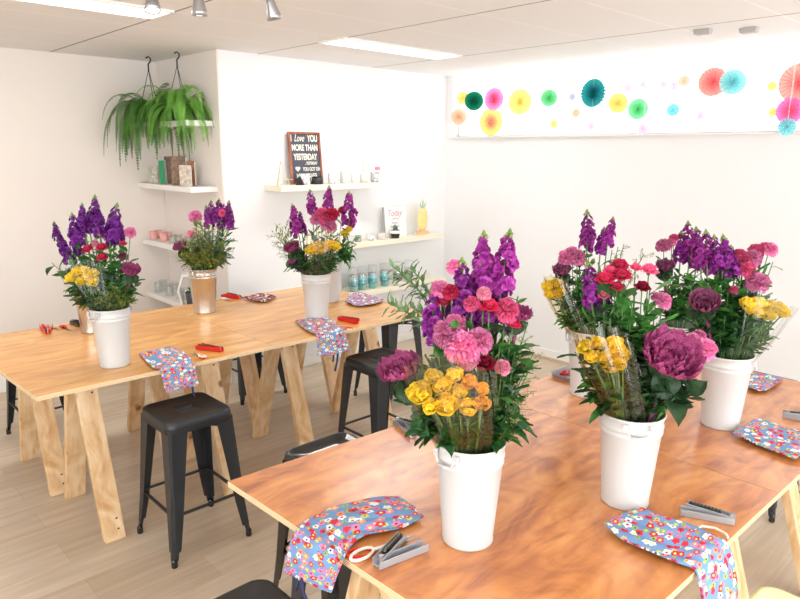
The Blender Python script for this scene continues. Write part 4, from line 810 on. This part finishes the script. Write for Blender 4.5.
for u, v, dd, L, W, mt in ((700, 280, .02, .06, .03, leaf_m), (715, 285, .02, .06, .03, leaf_m), (728, 292, .02, .06, .03, leaf_m), (690, 285, .0, .06, .03, leaf_m), (735, 300, .0, .08, .03, leaf_dark), (725, 315, .04, .09, .03, leaf_dark), (738, 320, .04, .09, .03, leaf_dark), (760, 278, -.02, .05, .02, leaf_m), (765, 325, .04, .05, .02, leaf_m), (770, 335, .04, .04, .018, leaf_m), (712, 300, .0, .06, .04, leaf_dark), (695, 320, .05, .05, .03, leaf_dark), (773, 262, -.02, .04, .014, leaf_m), (720, 335, .04, .07, .03, leaf_dark)):
    sprig('B3', 'leaf', u, v, dd, 12, L, W, mt)
wrap('B3', clear, 'clear cellophane sleeve round the yellow roses in the right bucket', [(-30, 742, 298, .06), (0, 752, 288, .12), (30, 775, 298, .13), (60, 796, 308, .09), (95, 790, 304, .0)], seed=5)
# half hidden bucket behind it
for u, v, tu, tv, c in ((689, 262, 688, 222, violet), (680, 262, 681, 232, purple), (696, 268, 694, 236, violet)): flower('B5', 'stock', u, v, tip=(tu, tv), col=c, lf=5)
for u, v, r, c in ((664, 244, 8, pink), (674, 237, 5, hot_pink), (672, 241, 5, pink)): flower('B5', 'carn', u, v, r, c, lf=3)
flower('B5', 'cab', 665, 268, 9, dusk, lf=2, lw=.6)
for u, v, L in ((676, 280, .06), (685, 285, .06), (668, 285, .06), (680, 296, .06)): sprig('B5', 'leaf', u, v, 0, 12, L, .028, leaf_m)
# bucket beside the tray
for u, v, tu, tv, c in ((587, 248, 587, 211, violet), (607, 246, 613, 218, violet), (600, 254, 604, 228, purple)): flower('B4', 'stock', u, v, tip=(tu, tv), col=c, lf=7)
for u, v, r, c in ((566, 256, 9, pink), (577, 256, 9, pink), (572, 252, 8, pink)): flower('B4', 'carn', u, v, r, c, .02, lf=4)
flower('B4', 'cab', 562, 272, 9, dusk, .02, lf=2, lw=.6)
for u, v, r in ((549, 286, 8), (556, 284, 8), (558, 292, 8), (551, 293, 7)): flower('B4', 'rose', u, v, r, yellow, .05, lf=1)
for u, v, dd, L, W, mt in ((575, 275, .02, .045, .02, leaf_m), (570, 292, .03, .05, .022, leaf_m), (582, 285, .0, .05, .02, leaf_m), (592, 262, -.02, .045, .02, leaf_pale), (612, 250, -.03, .04, .014, leaf_pale), (618, 247, -.04, .035, .012, leaf_pale), (560, 300, .03, .05, .02, leaf_dark), (575, 308, .03, .055, .026, leaf_dark), (590, 300, .0, .05, .03, leaf_dark)):
    sprig('B4', 'leaf', u, v, dd, 12, L, W, mt)
sprig('B4', 'spray', 624, 244, -.04, 12, .04, .003, leaf_pale); sprig('B4', 'spray', 644, 254, -.02, 12, .045, .004, wheat_m, frm=.7)
wrap('B4', tan_cello, 'tan tinted cellophane sleeve on the bucket beside the tray', [(-100, 543, 288, .0), (-60, 545, 276, .07), (-25, 563, 278, .10), (5, 570, 290, .08)], seed=12)
# far table, left white bucket
for u, v, tu, tv in ((58, 240, 54, 222), (70, 262, 62, 240), (79, 246, 72, 214), (83, 228, 82, 204), (95, 224, 95, 196), (113, 238, 117, 204), (120, 242, 115, 214), (66, 254, 58, 232), (86, 236, 80, 212), (100, 236, 97, 206), (110, 244, 110, 216), (78, 256, 76, 236), (90, 232, 89, 210)): flower('C1', 'stock', u, v, tip=(tu, tv), col=deep_purple, lf=4)
for u, v, r, c in ((87, 248, 6, crimson), (101.5, 246, 6, crimson), (102, 256, 6, crimson), (123, 243, 4, crimson)): flower('C1', 'lis', u, v, r, c, .02, lf=5)
for u, v, r, c in ((108, 235, 5, pink), (130, 231, 6, pink), (100, 231, 4, pale_pink), (95, 243, 4, pale_pink), (123, 255, 5, mauve)): flower('C1', 'carn', u, v, r, c, 0, lf=3)
flower('C1', 'cab', 131, 272, 9, mauve, .04, lf=2, lw=.7)
for u, v, r in ((70, 277, 6), (76, 271, 6), (83, 270, 6), (92, 273, 6.5), (81, 280, 6.5), (93, 281, 6.5), (87, 276, 6)): flower('C1', 'rose', u, v, r, yellow, .07, lf=1, leafmat=leaf_dark)
for u, v, dd, L, W, mt in ((65, 268, .0, .08, .05, leaf_dark), (52, 263, .0, .07, .04, leaf_dark), (100, 265, .02, .06, .022, leaf_m), (110, 258, .02, .06, .022, leaf_m), (118, 262, .0, .06, .022, leaf_m), (92, 260, .0, .06, .022, leaf_m), (112, 276, .03, .05, .03, leaf_grey), (120, 284, .04, .05, .03, leaf_grey), (108, 290, .05, .05, .03, leaf_grey), (128, 288, .03, .05, .035, leaf_dark), (98, 250, .0, .05, .02, leaf_m), (80, 295, .05, .06, .04, leaf_dark), (95, 297, .06, .05, .03, leaf_dark), (138, 280, .0, .05, .03, leaf_dark), (75, 288, .04, .06, .03, leaf_dark)): sprig('C1', 'leaf', u, v, dd, 12, L, W, mt)
for u, v in ((105, 296), (116, 298), (124, 294)): sprig('C1', 'pine', u, v, .05, 14, .045, .02, olive)
wrap('C1', clear, 'clear cellophane sleeve round the yellow roses in the far table\'s left bucket', [(-95, 58, 272, .0), (-60, 60, 262, .06), (-20, 82, 260, .10), (20, 104, 264, .08)], seed=14)
# far table, galvanised bucket
for u, v, tu, tv, c in ((213, 222, 211, 201, purple), (218, 228, 219, 199, purple), (226, 222, 229, 201, purple), (222, 216, 224, 204, violet), (209, 226, 206, 206, purple), (229, 228, 231, 208, purple)): flower('C2', 'stock', u, v, tip=(tu, tv), col=c, lf=3)
flower('C2', 'carn', 195, 215, 7, pink, 0, lf=2); flower('C2', 'carn', 191, 233, 5, pale_pink, 0, lf=2); flower('C2', 'cab', 181, 248, 7, dusk, .02, lf=2, lw=.6); flower('C2', 'carn', 222, 212, 4, hot_pink, .05, lf=1)
for u, v, dd in ((202, 226, .03), (210, 236, .05), (198, 240, .05), (205, 248, .07), (214, 246, .06), (193, 250, .05), (200, 258, .07), (212, 258, .07), (222, 252, .04), (206, 232, .04), (190, 241, .03), (188, 256, .05)): sprig('C2', 'pine', u, v, dd, 16, .05, .026, olive if int(u) % 3 else leaf_grey, frm=.6)
for u, v, L in ((230, 228, .08), (229, 240, .08), (227, 250, .08), (186, 260, .06)): sprig('C2', 'leaf', u, v, 0, 10, L, .02, leaf_m)
# far table, bucket before the shelves
for u, v, tu, tv, c in ((299, 236, 292, 204, violet), (313, 214, 310, 190, violet), (328, 208, 329, 186, violet), (302, 232, 300, 212, purple)): flower('C3', 'stock', u, v, tip=(tu, tv), col=c, lf=4)
flower('C4', 'stock', 349, 224, tip=(349, 191), col=violet, dd=.0, lf=4)
for u, v, r, c in ((322, 213, 8, hot_pink), (316, 218, 7, pink), (332, 213, 8, crimson), (329, 224, 8, pink), (326, 218, 7, hot_pink)): flower('C3', 'carn', u, v, r, c, .04, lf=4)
flower('C4', 'carn', 342, 209, 4, crimson, 0, lf=2); flower('C4', 'rose', 345, 233, 5, yellow, .02, lf=2); flower('C4', 'rose', 349, 229, 4, yellow, .0, lf=2)
flower('C3', 'cab', 293, 249, 8, mauve, .04, lf=3, lw=.7); flower('C3', 'cab', 293, 262, 5, dusk, .04, lf=3, lw=.7)
for u, v, r in ((310, 250, 6), (316, 249, 6), (319, 245, 6), (325, 246, 6), (330, 244, 6), (335, 245, 6), (313, 246, 5), (322, 250, 5)): flower('C3', 'rose', u, v, r, yellow, .08, lf=1, leafmat=leaf_dark)
for u, v in ((275, 234), (281, 240), (284, 232)): sprig('C3', 'pine', u, v, 0, 16, .05, .022, olive, frm=.65)
for u, v, dd, L, W, mt in ((346, 244, .0, .08, .028, leaf_m), (354, 240, .0, .08, .025, leaf_m), (352, 256, .0, .08, .028, leaf_m), (345, 258, .02, .07, .028, leaf_m)): sprig('C4', 'leaf', u, v, dd, 10, L, W, mt)
for u, v, dd, L, W, mt in ((302, 250, .02, .06, .025, leaf_dark), (300, 262, .03, .06, .03, leaf_dark), (297, 240, .0, .05, .02, leaf_m), (318, 232, .0, .06, .02, olive), (330, 234, .0, .06, .02, olive), (322, 262, .05, .06, .035, leaf_dark), (312, 262, .05, .06, .03, leaf_dark), (333, 260, .04, .05, .025, leaf_m), (288, 267, .02, .04, .03, leaf_dark), (338, 232, -.02, .06, .02, leaf_m)): sprig('C3', 'leaf', u, v, dd, 12, L, W, mt)
wrap('C3', tan_cello, 'tan tinted cellophane sleeve round the roses in the bucket before the shelves', [(-90, 304, 250, .04), (-55, 307, 232, .09), (-15, 318, 228, .13), (25, 334, 232, .12), (60, 341, 236, .06)], seed=21)
# ---- denser greenery between mouth and blooms
rf = random.Random(77)
for bk, (u0, u1, v0, v1, n, L, W) in {'B1': (436, 518, 318, 425, 26, .07, .038), 'B2': (594, 660, 284, 385, 28, .07, .038), 'B3': (696, 762, 264, 335, 26, .07, .036), 'B4': (562, 604, 252, 315, 18, .055, .028), 'B5': (668, 694, 262, 300, 8, .06, .03),
        'C1': (66, 132, 244, 292, 22, .065, .034), 'C3': (298, 338, 226, 262, 14, .06, .03), 'C2': (190, 224, 226, 262, 12, .055, .026), 'C4': (338, 352, 238, 258, 2, .06, .03)}.items():
    for k in range(n): sprig(bk, 'leaf', rf.uniform(u0, u1), rf.uniform(v0, v1), rf.uniform(-.05, .05), 14, L, W, rf.choice((leaf_m, leaf_m, leaf_dark)) if bk != 'C2' else rf.choice((olive, olive, leaf_grey)))
# ---- labels that single each stem out
BN = {'B1': 'in the nearest bucket', 'B2': 'in the largest cabbage\'s bucket', 'B3': 'in the right bucket', 'B4': 'in the bucket beside the tray', 'B5': 'in the half hidden bucket behind the right one',
      'C1': "in the far table's left white bucket", 'C2': 'in the galvanised bucket', 'C3': 'in the bucket before the wall shelves', 'C4': 'in the half hidden far bucket'}
TN = ['', '', 'twenty', 'thirty', 'forty']
FO = ['zeroth', 'first', 'second', 'third', 'fourth', 'fifth', 'sixth', 'seventh', 'eighth', 'ninth', 'tenth', 'eleventh', 'twelfth', 'thirteenth', 'fourteenth', 'fifteenth', 'sixteenth', 'seventeenth', 'eighteenth', 'nineteenth', 'twentieth']
CD = WORDS + ['fifteen', 'sixteen', 'seventeen', 'eighteen', 'nineteen', 'twenty']
def nword(n): return CD[n] if n <= 20 else TN[n // 10] + '-' + CD[n % 10]
def ordn(i): i += 1; return (FO[i] if i <= 20 else TN[i // 10] + '-' + FO[i % 10]) + ' from left'
KN = {'rose': 'rose', 'carn': 'carnation', 'cab': 'ornamental cabbage', 'lis': 'lisianthus', 'stock': 'stock spike', 'leaf': 'leafy stem', 'euc': 'eucalyptus sprig', 'spray': 'filler spray', 'oval': 'leafy stem', 'pine': 'feathery sprig'}
CN = {'purple_petal': 'purple', 'deep_purple_petal': 'deep purple', 'violet_petal': 'violet', 'yellow_petal': 'yellow', 'amber_petal': 'amber', 'pink_petal': 'pink', 'hot_pink_petal': 'deep pink', 'pale_pink_petal': 'pale pink', 'crimson_petal': 'crimson', 'dark_red_petal': 'dark red',
      'mauve_petal': 'mauve', 'dusky_petal': 'dusky mauve', 'leaf_green': 'green', 'leaf_dark_green': 'dark green', 'leaf_pale_green': 'pale green', 'leaf_grey_green': 'grey green', 'cabbage_green': 'broad purplish green', 'olive_filler': 'olive', 'golden_spray': 'golden', 'wheat_beige': 'wheat beige'}
CATS = {'rose': 'rose', 'carn': 'carnation', 'cab': 'ornamental cabbage', 'lis': 'lisianthus', 'stock': 'stock flower'}
for (bk, kd, mn), L in ITEMS.items():
    L.sort(key=lambda x: x[1]); n = len(L); nw = KN[kd]
    for i, (t, u, v) in enumerate(L):
        pos = '' if n == 1 else ', %s of %s' % ('leftmost' if i == 0 else 'rightmost' if i == n - 1 else ordn(i), nword(n))
        if kd not in CATS: tag(t, '%s %s among the flowers %s' % (CN[mn], nw, BN[bk]), 'greenery', '%s %ss %s' % (CN[mn], nw, BN[bk])); continue
        tag(t, '%s %s%s, %s' % (CN[mn], nw, pos, BN[bk]) if n > 1 else '%s %s %s' % (CN[mn], nw, BN[bk]), CATS.get(kd, 'greenery'), '%s %ss %s' % (CN[mn], nw, BN[bk]))
# ------------------------------------------------------------------ floral cloths
def floral(nm, base, sc=1.0, dark=False):
    mt, nt, bs = new_mat(nm); uv = N(nt, 'ShaderNodeUVMap'); s_ = N(nt, 'ShaderNodeVectorMath', operation='SCALE'); s_.inputs['Scale'].default_value = 36 * sc; nt.links.new(uv.outputs[0], s_.inputs[0])
    out = None
    def layer(prev, off, r0, cols):
        ad = N(nt, 'ShaderNodeVectorMath', operation='ADD'); ad.inputs[1].default_value = (off, off * .7, 0); nt.links.new(s_.outputs[0], ad.inputs[0])
        vo = N(nt, 'ShaderNodeTexVoronoi', voronoi_dimensions='2D'); vo.inputs['Scale'].default_value = 1; vo.inputs['Randomness'].default_value = .8; nt.links.new(ad.outputs[0], vo.inputs['Vector'])
        df = N(nt, 'ShaderNodeVectorMath', operation='SUBTRACT'); nt.links.new(ad.outputs[0], df.inputs[0]); nt.links.new(vo.outputs['Position'], df.inputs[1])
        sp = N(nt, 'ShaderNodeSeparateXYZ'); nt.links.new(df.outputs[0], sp.inputs[0]); at = N(nt, 'ShaderNodeMath', operation='ARCTAN2'); nt.links.new(sp.outputs[1], at.inputs[0]); nt.links.new(sp.outputs[0], at.inputs[1])
        m5 = N(nt, 'ShaderNodeMath', operation='MULTIPLY'); m5.inputs[1].default_value = 5; nt.links.new(at.outputs[0], m5.inputs[0]); cs = N(nt, 'ShaderNodeMath', operation='COSINE'); nt.links.new(m5.outputs[0], cs.inputs[0])
        rr = N(nt, 'ShaderNodeMath', operation='MULTIPLY_ADD'); rr.inputs[1].default_value = r0 * .14; rr.inputs[2].default_value = r0; nt.links.new(cs.outputs[0], rr.inputs[0])
        lt = N(nt, 'ShaderNodeMath', operation='LESS_THAN'); nt.links.new(vo.outputs['Distance'], lt.inputs[0]); nt.links.new(rr.outputs[0], lt.inputs[1])
        sc_ = N(nt, 'ShaderNodeSeparateColor'); nt.links.new(vo.outputs['Color'], sc_.inputs[0]); r = ramp(nt, [(i / len(cols), lin(c)) for i, c in enumerate(cols)]); r.color_ramp.interpolation = 'CONSTANT'; nt.links.new(sc_.outputs[0], r.inputs['Fac'])
        mx = N(nt, 'ShaderNodeMix', data_type='RGBA'); nt.links.new(lt.outputs[0], mx.inputs[0]); nt.links.new(r.outputs['Color'], mx.inputs[7])
        if prev is None: mx.inputs[6].default_value = (*lin(base), 1)
        else: nt.links.new(prev, mx.inputs[6])
        l2 = N(nt, 'ShaderNodeMath', operation='LESS_THAN'); l2.inputs[1].default_value = r0 * .36; nt.links.new(vo.outputs['Distance'], l2.inputs[0])
        r2 = ramp(nt, [(0, lin((250, 236, 120))), (.5, lin((214, 40, 66))), (.8, lin((60, 60, 80)))]); r2.color_ramp.interpolation = 'CONSTANT'; nt.links.new(sc_.outputs[1], r2.inputs['Fac'])
        mx2 = N(nt, 'ShaderNodeMix', data_type='RGBA'); nt.links.new(l2.outputs[0], mx2.inputs[0]); nt.links.new(mx.outputs[2], mx2.inputs[6]); nt.links.new(r2.outputs['Color'], mx2.inputs[7]); return mx2.outputs[2]
    out = layer(None, 3.3, .26, [(150, 190, 90), (236, 110, 140), (196, 210, 110), (110, 150, 190)])
    out = layer(out, 0., .36, [(214, 36, 68), (240, 240, 236), (226, 60, 90), (242, 130, 170), (206, 40, 60), (236, 150, 110), (246, 240, 240)])
    nt.links.new(out, bs.inputs['Base Color']); bs.inputs['Roughness'].default_value = .85; return mt
cloth_m = floral('floral_cotton', (112, 150, 196)); cloth_w = mat('pale_lining', (226, 216, 222), .8); cloth_d = floral('dark_floral_cotton', (52, 52, 92))
def cloth(rows, lb, mt=None, wr=.0035, seed=1, thick=.004, flat=True, name='floral_apron', straps=(), nu=40, nv=30):
    """rows: list of rows of 3D control points; smooth patch with folds"""
    C = np.array(rows, float); a, b = C.shape[:2]
    def cr(P, t):
        n = len(P); f = t * (n - 1); i = min(n - 2, int(f)); q = f - i; p0, p1, p2, p3 = P[max(i - 1, 0)], P[i], P[i + 1], P[min(i + 2, n - 1)]
        return .5 * (2 * p1 + (p2 - p0) * q + (2 * p0 - 5 * p1 + 4 * p2 - p3) * q * q + (3 * p1 - p0 - 3 * p2 + p3) * q ** 3)
    S = np.array([[cr(np.array([cr(C[i], v) for i in range(a)]), u) for v in np.linspace(0, 1, nv)] for u in np.linspace(0, 1, nu)])
    dU = np.gradient(S, axis=0); dV = np.gradient(S, axis=1); Nn = np.cross(dU, dV); Nn /= np.linalg.norm(Nn, axis=-1, keepdims=True) + 1e-9
    if Nn[0, nv // 2, 2] < 0: Nn = -Nn
    uu = np.linspace(0, 1, nu)[:, None]; vv = np.linspace(0, 1, nv)[None, :]; rg = random.Random(seed); h = 0
    for k in range(5): h = h + math.cos(k) * np.sin(rg.uniform(3, 11) * uu + rg.uniform(4, 15) * vv + rg.random() * 6) / 3
    S = S + Nn * (np.abs(h) * wr)[..., None]
    LU = np.linalg.norm(np.diff(S, axis=0), axis=-1).mean(1).sum(); LV = np.linalg.norm(np.diff(S, axis=1), axis=-1).mean(0).sum() if False else np.linalg.norm(np.diff(S, axis=1), axis=-1).sum(1).mean()
    # ragged hem
    UV = np.stack([uu * LU + 0 * vv, vv * LV + 0 * uu], -1) + seed * 1.37; org = S.reshape(-1, 3).mean(0); org[2] = TT; t = empty(name, org, label=lb, cat='apron', group='folded floral aprons')
    o = G().grid(S - org, 0, UV).obj('fabric', [mt or cloth_m, cloth_w], t, smooth=True); so = o.modifiers.new('sol', 'SOLIDIFY'); so.thickness = thick; so.offset = -1 if True else 1; so.material_offset = 0
    for sp in straps: gs_ = G(); gs_.tube([np.array(p) - org for p in sp[0]], sp[1], 6); gs_.obj('strap', sp[2], t, smooth=True)
    return t
zt = TT + .006
tb = lambda u, v, dz=.006: onz(u, v, TT + dz)
hx = lambda u, v: onx(u, v, .904)        # hanging before the left edge of the nearest table
hy = lambda u, v: ony(u, v, .550)        # hanging before the right edge
hf = lambda u, v: ony(u, v, 2.896)       # hanging before the near edge of the far table
def onedge(f, u, v): p = f(u, v); p[2] = TT + .007; return p
e1 = tb(297, 524, .008); e2 = tb(352, 562, .008)
cloth([[tb(397, 496, .012), tb(412, 505, .02), tb(424, 518, .01)], [tb(372, 498, .018), tb(388, 512, .026), tb(397, 529, .01)], [tb(338, 506, .014), tb(350, 520, .022), tb(364, 538, .010)], [tb(306, 521, .008), tb(326, 534, .014), tb(347, 551, .008)],
       [onx(295, 533, .904), onx(318, 548, .902), onx(342, 566, .904)], [onx(287, 553, .900), onx(311, 566, .897), onx(336, 581, .900)], [onx(284, 572, .898), onx(304, 581, .896), onx(331, 593, .898)]],
      'blue floral apron hanging over the nearest table\'s left corner', seed=2, wr=.009, straps=[([onx(302, 578, .890), onx(303, 592, .888), onx(309, 606, .89)], .005, cloth_d), ([onx(298, 578, .893), onx(296, 590, .892)], .004, cloth_d)])
cloth([[tb(641, 510, .012), tb(622, 516, .02), tb(604, 526, .012)], [tb(662, 517, .014), tb(645, 527, .022), tb(622, 540, .012)], [tb(682, 524, .010), tb(668, 538, .020), tb(648, 553, .010)], [tb(703, 532, .008), tb(690, 546, .014), tb(672, 563, .008)],
       [tb(722, 541, .006), tb(709, 553, .010), tb(692, 569, .006)], [ony(729, 554, .545), ony(715, 568, .543), ony(697, 585, .545)], [ony(734, 580, .542), ony(720, 594, .540), ony(702, 606, .542)], [ony(736, 600, .540), ony(724, 612, .538), ony(708, 622, .540)]],
      'blue floral apron hanging over the table edge below the largest cabbage\'s bucket', seed=5, wr=.009, straps=[([tb(694, 531, .012), tb(702, 526, .014), tb(715, 528, .012), tb(726, 534, .01), tb(728, 538, .008)], .0035, white_plastic)])
cloth([[tb(757, 420, .012), tb(745, 425, .02), tb(732, 434, .012)], [tb(775, 425, .012), tb(764, 433, .022), tb(748, 441, .012)], [tb(800, 433, .010), tb(786, 443, .018), tb(770, 451, .010)], [tb(830, 441, .010), tb(812, 452, .016), tb(795, 460, .010)]],
      'blue floral apron lying flat near the right edge of the picture', seed=7, wr=.006)
cloth([[tb(748, 374, .012), tb(748, 382, .014), tb(746, 387, .010)], [tb(766, 375, .010), tb(760, 384, .016), tb(757, 391, .010)], [tb(784, 379, .008), tb(775, 385, .012), tb(766, 391, .008)]], 'floral apron folded behind the right bucket', seed=8, wr=.005)
cloth([[tb(171, 347, .010), tb(157, 350, .014), tb(139, 354, .008)], [tb(184, 353, .010), tb(172, 359, .014), tb(153, 368, .008)], [onedge(hf, 193, 364), onedge(hf, 179, 368), onedge(hf, 160, 373)], [hf(196, 373), hf(181, 380), hf(163, 383)], [hf(199, 386), hf(184, 388), hf(166, 393)]],
      'blue floral apron hanging over the far table beside the left white bucket', seed=9, straps=[([hf(192, 384), hf(193, 392), hf(195, 396)], .005, cloth_d)])
cloth([[tb(322, 316, .010), tb(312, 318, .014), tb(295, 321, .008)], [tb(333, 321, .010), tb(322, 326, .014), tb(306, 330, .008)], [onedge(hf, 343, 331), onedge(hf, 331, 334), onedge(hf, 316, 337)], [hf(347, 339), hf(334, 344), hf(317, 347)], [hf(350, 350), hf(335, 354), hf(318, 357)]],
      'blue floral apron hanging over the far table before the shelf-side bucket', seed=11, straps=[([hf(338, 352), hf(337, 362), hf(335, 371)], .006, cloth_d), ([hf(334, 352), hf(333, 362)], .005, cloth_d)])
cloth([[tb(257, 294, .010), tb(248, 297, .012), tb(239, 298, .008)], [tb(264, 294, .012), tb(258, 298, .014), tb(255, 301, .008)], [tb(277, 297, .008), tb(272, 299, .010), tb(266, 302, .008)]], 'dark folded floral apron at the back of the far table', mt=cloth_d, seed=13, wr=.006)
cloth([[tb(358, 292, .014), tb(349, 296, .018), tb(345, 302, .010)], [tb(368, 295, .014), tb(362, 300, .018), tb(357, 306, .010)], [tb(384, 300, .008), tb(378, 303, .010), tb(371, 305, .008)]], 'pale floral apron folded with red trim at the far table\'s right end', seed=14, wr=.006)
# ------------------------------------------------------------------ tools
def aim(u0, v0, u1, v1, dz=0): a = onz(u0, v0, TT + dz); b = onz(u1, v1, TT + dz); d = b - a; return a, math.atan2(d[1], d[0]), np.linalg.norm(d)
def stripper(u0, v0, u1, v1, lb, mt, jaw, open_=.42, side=1):
    """stem stripper: two U-section arms hinged at one end, toothed liner between; hinge at the first pixel"""
    a, rz, L = aim(u0, v0, u1, v1); t = empty('stem_stripper', a + np.array((0, 0, .001)), rz, lb, 'stem stripper', 'hand tools on the tables'); w = .024
    def arm(ang, z, l):
        g = G(); g.box((l / 2, 0, .001), (l, w, .002)); g.box((l / 2, -w / 2, .010), (l, .002, .02)); g.box((l / 2, w / 2, .010), (l, .002, .02)); M = np.eye(4); M[:3, :3] = rotm(ang); M[2, 3] = z; return G().merge(g, M)
    arm(0, 0, L).obj('lower_arm', mt, t, bevel=.0008); arm(open_ * side, .004, L * .92).obj('upper_arm', mt, t, bevel=.0008)
    n = 9; g = G(); V = []
    for k in range(n * 2 + 1): x = L * (.25 + .62 * k / (2 * n)); V += [(x, 0, .006), (x, 0, .024 + (.006 if k % 2 else -.002))]
    M = np.eye(4); M[:3, :3] = rotm(open_ * side); g0 = G().add([(x, y + dy, z) for dy in (-.003, .003) for x, y, z in V], [(2 * k, 2 * k + 2, 2 * k + 3, 2 * k + 1) for k in range(2 * n)] + [(4 * n + 2 + 2 * k, 4 * n + 2 + 2 * k + 1, 4 * n + 2 + 2 * k + 3, 4 * n + 2 + 2 * k + 2) for k in range(2 * n)] + [(2 * k + 1, 2 * k + 3, 4 * n + 2 + 2 * k + 3, 4 * n + 2 + 2 * k + 1) for k in range(2 * n)])
    G().merge(g0, M).obj('toothed_jaw', jaw, t)
    G().lathe([(0, 0), (.006, 0), (.006, .03), (0, .03)], 14, (.012, 0, 0)).obj('hinge_pin', steel, t)
    return t
def scissors(u0, v0, u1, v1, lb, m1, m2, L=.17, op=.28):
    """pivot between handles (first pixel side) and blade tips"""
    a, rz, _ = aim(u0, v0, u1, v1); t = empty('scissors', a + np.array((0, 0, .004)), rz, lb, 'scissors', 'hand tools on the tables')
    for sg, mt in ((1, m1), (-1, m2)):
        M = np.eye(4); M[:3, :3] = rotm(sg * op); M[0, 3] = L * .52; M[2, 3] = .003 + .002 * sg
        ring = [(-L * .33 + L * .17 * math.cos(k), sg * .004 + L * .085 * math.sin(k) + sg * L * .05, 0) for k in np.linspace(0, 2 * PI, 19)]
        g = G(); g.tube(ring, .0042, 8, cap=False); g.tube([(-L * .17, sg * L * .04, 0), (-L * .05, 0, 0), (.004, 0, 0)], [.0045, .005, .003], 8)
        h = G().merge(g, M).obj('handle', mt, t, smooth=True)
        bl = G().add([(0, -.007, 0), (L * .46, -.001, 0), (0, .006, 0), (0, -.007, .0015), (L * .46, -.001, .0015), (0, .006, .0015)], [(0, 2, 1), (3, 4, 5), (0, 1, 4, 3), (1, 2, 5, 4), (2, 0, 3, 5)])
        M2 = M.copy(); M2[:3, :3] = rotm(-sg * op * .5); G().merge(bl, M2).obj('blade', steel, t)
    G().lathe([(0, 0), (.004, 0), (.004, .008), (0, .008)], 10, (L * .52, 0, 0)).obj('pivot_screw', steel, t)
    return t
stripper(377, 568, 426, 549, 'grey metal stem stripper open beside the scissors, nearest the camera', grey_metal, dark_steel, .5, 1)
scissors(347, 560, 410, 541, 'scissors with one white and one red handle on the nearest table', white_plastic, red_plastic, .21, .30)
stripper(734, 524, 680, 514, 'grey stem stripper near the table edge, right of the largest cabbage\'s bucket', grey_metal, dark_steel, .28, -1)
stripper(396, 424, 413, 438, 'small steel stem stripper just left of the nearest bucket', steel, dark_steel, .6, 1)
stripper(783, 417, 812, 423, 'steel stem stripper cut off by the right edge of the picture', grey_metal, dark_steel, .3, 1)
scissors(427, 425, 410, 432, 'red handled scissors half hidden left of the nearest bucket', red_plastic, white_plastic, .12)
stripper(222, 352, 200, 347, 'red stem stripper beside the left hanging apron on the far table', red_plastic, dark_steel, .25, 1)
scissors(205, 359, 188, 353, 'scissors with red and white handles right of the left hanging apron', white_plastic, red_plastic, .13)
stripper(339, 320, 357, 324, 'red stem stripper right of the shelf-side bucket', red_plastic, dark_steel, .22, 1)
scissors(352, 330, 338, 328, 'white handled scissors in front of the red stripper at the far table\'s right', red_plastic, white_plastic, .12)
stripper(240, 299, 222, 297, 'red stem stripper behind the galvanised bucket beside the dark apron', red_plastic, dark_steel, .25, -1)
scissors(222, 299, 238, 303, 'white handled scissors lying by the red stripper behind the galvanised bucket', white_plastic, white_plastic, .13)
stripper(48, 334, 51, 327, 'red tool farthest left on the far table', red_plastic, red_plastic, .3, 1)
scissors(54, 327, 62, 333, 'beige handled scissors beside the far left red tool', white_plastic, white_plastic, .12)
scissors(62, 327, 76, 333, 'red and black scissors left of the hidden galvanised bucket', red_plastic, blk_cup, .14)
stripper(72, 324, 80, 327, 'small dark stem stripper against the hidden galvanised bucket', dark_steel, blk_cup, .3, 1)
# tray
p = onz(571, 380, TT); t = empty('metal_tray', (2.62, 1.575, TT), -.05, 'grey metal tray left of the bucket beside it, at the table\'s far edge', 'tray'); 
g = G(); rings = [[(x * 1.55, y * .78, z) for x, y in rounded(h, .015)] for h, z in ((.075, 0), (.082, .018), (.086, .019), (.080, .016), (.073, .003))]; nn = len(rings[0]); V = [q for r_ in rings for q in r_]
Fs = [(i * nn + k, i * nn + (k + 1) % nn, (i + 1) * nn + (k + 1) % nn, (i + 1) * nn + k) for i in range(4) for k in range(nn)] + [tuple(range(nn))[::-1], tuple(4 * nn + k for k in range(nn))]
g.add(V, Fs).obj('pan', grey_metal, t, smooth=False)
a = np.array(t.location)
for lb, dx, dy, rz, m1, m2 in (('red handled scissors lying in the grey tray', -.09, .03, -.1, red_plastic, red_plastic), ('dark handled scissors lying in the grey tray', -.08, -.03, .1, blk_cup, blk_cup)):
    s_ = scissors(500, 400, 520, 400, lb, m1, m2, .14, .22); s_.location = (a[0] + dx, a[1] + dy, TT + .008); s_.rotation_euler.z = rz
bpy.context.view_layer.update()
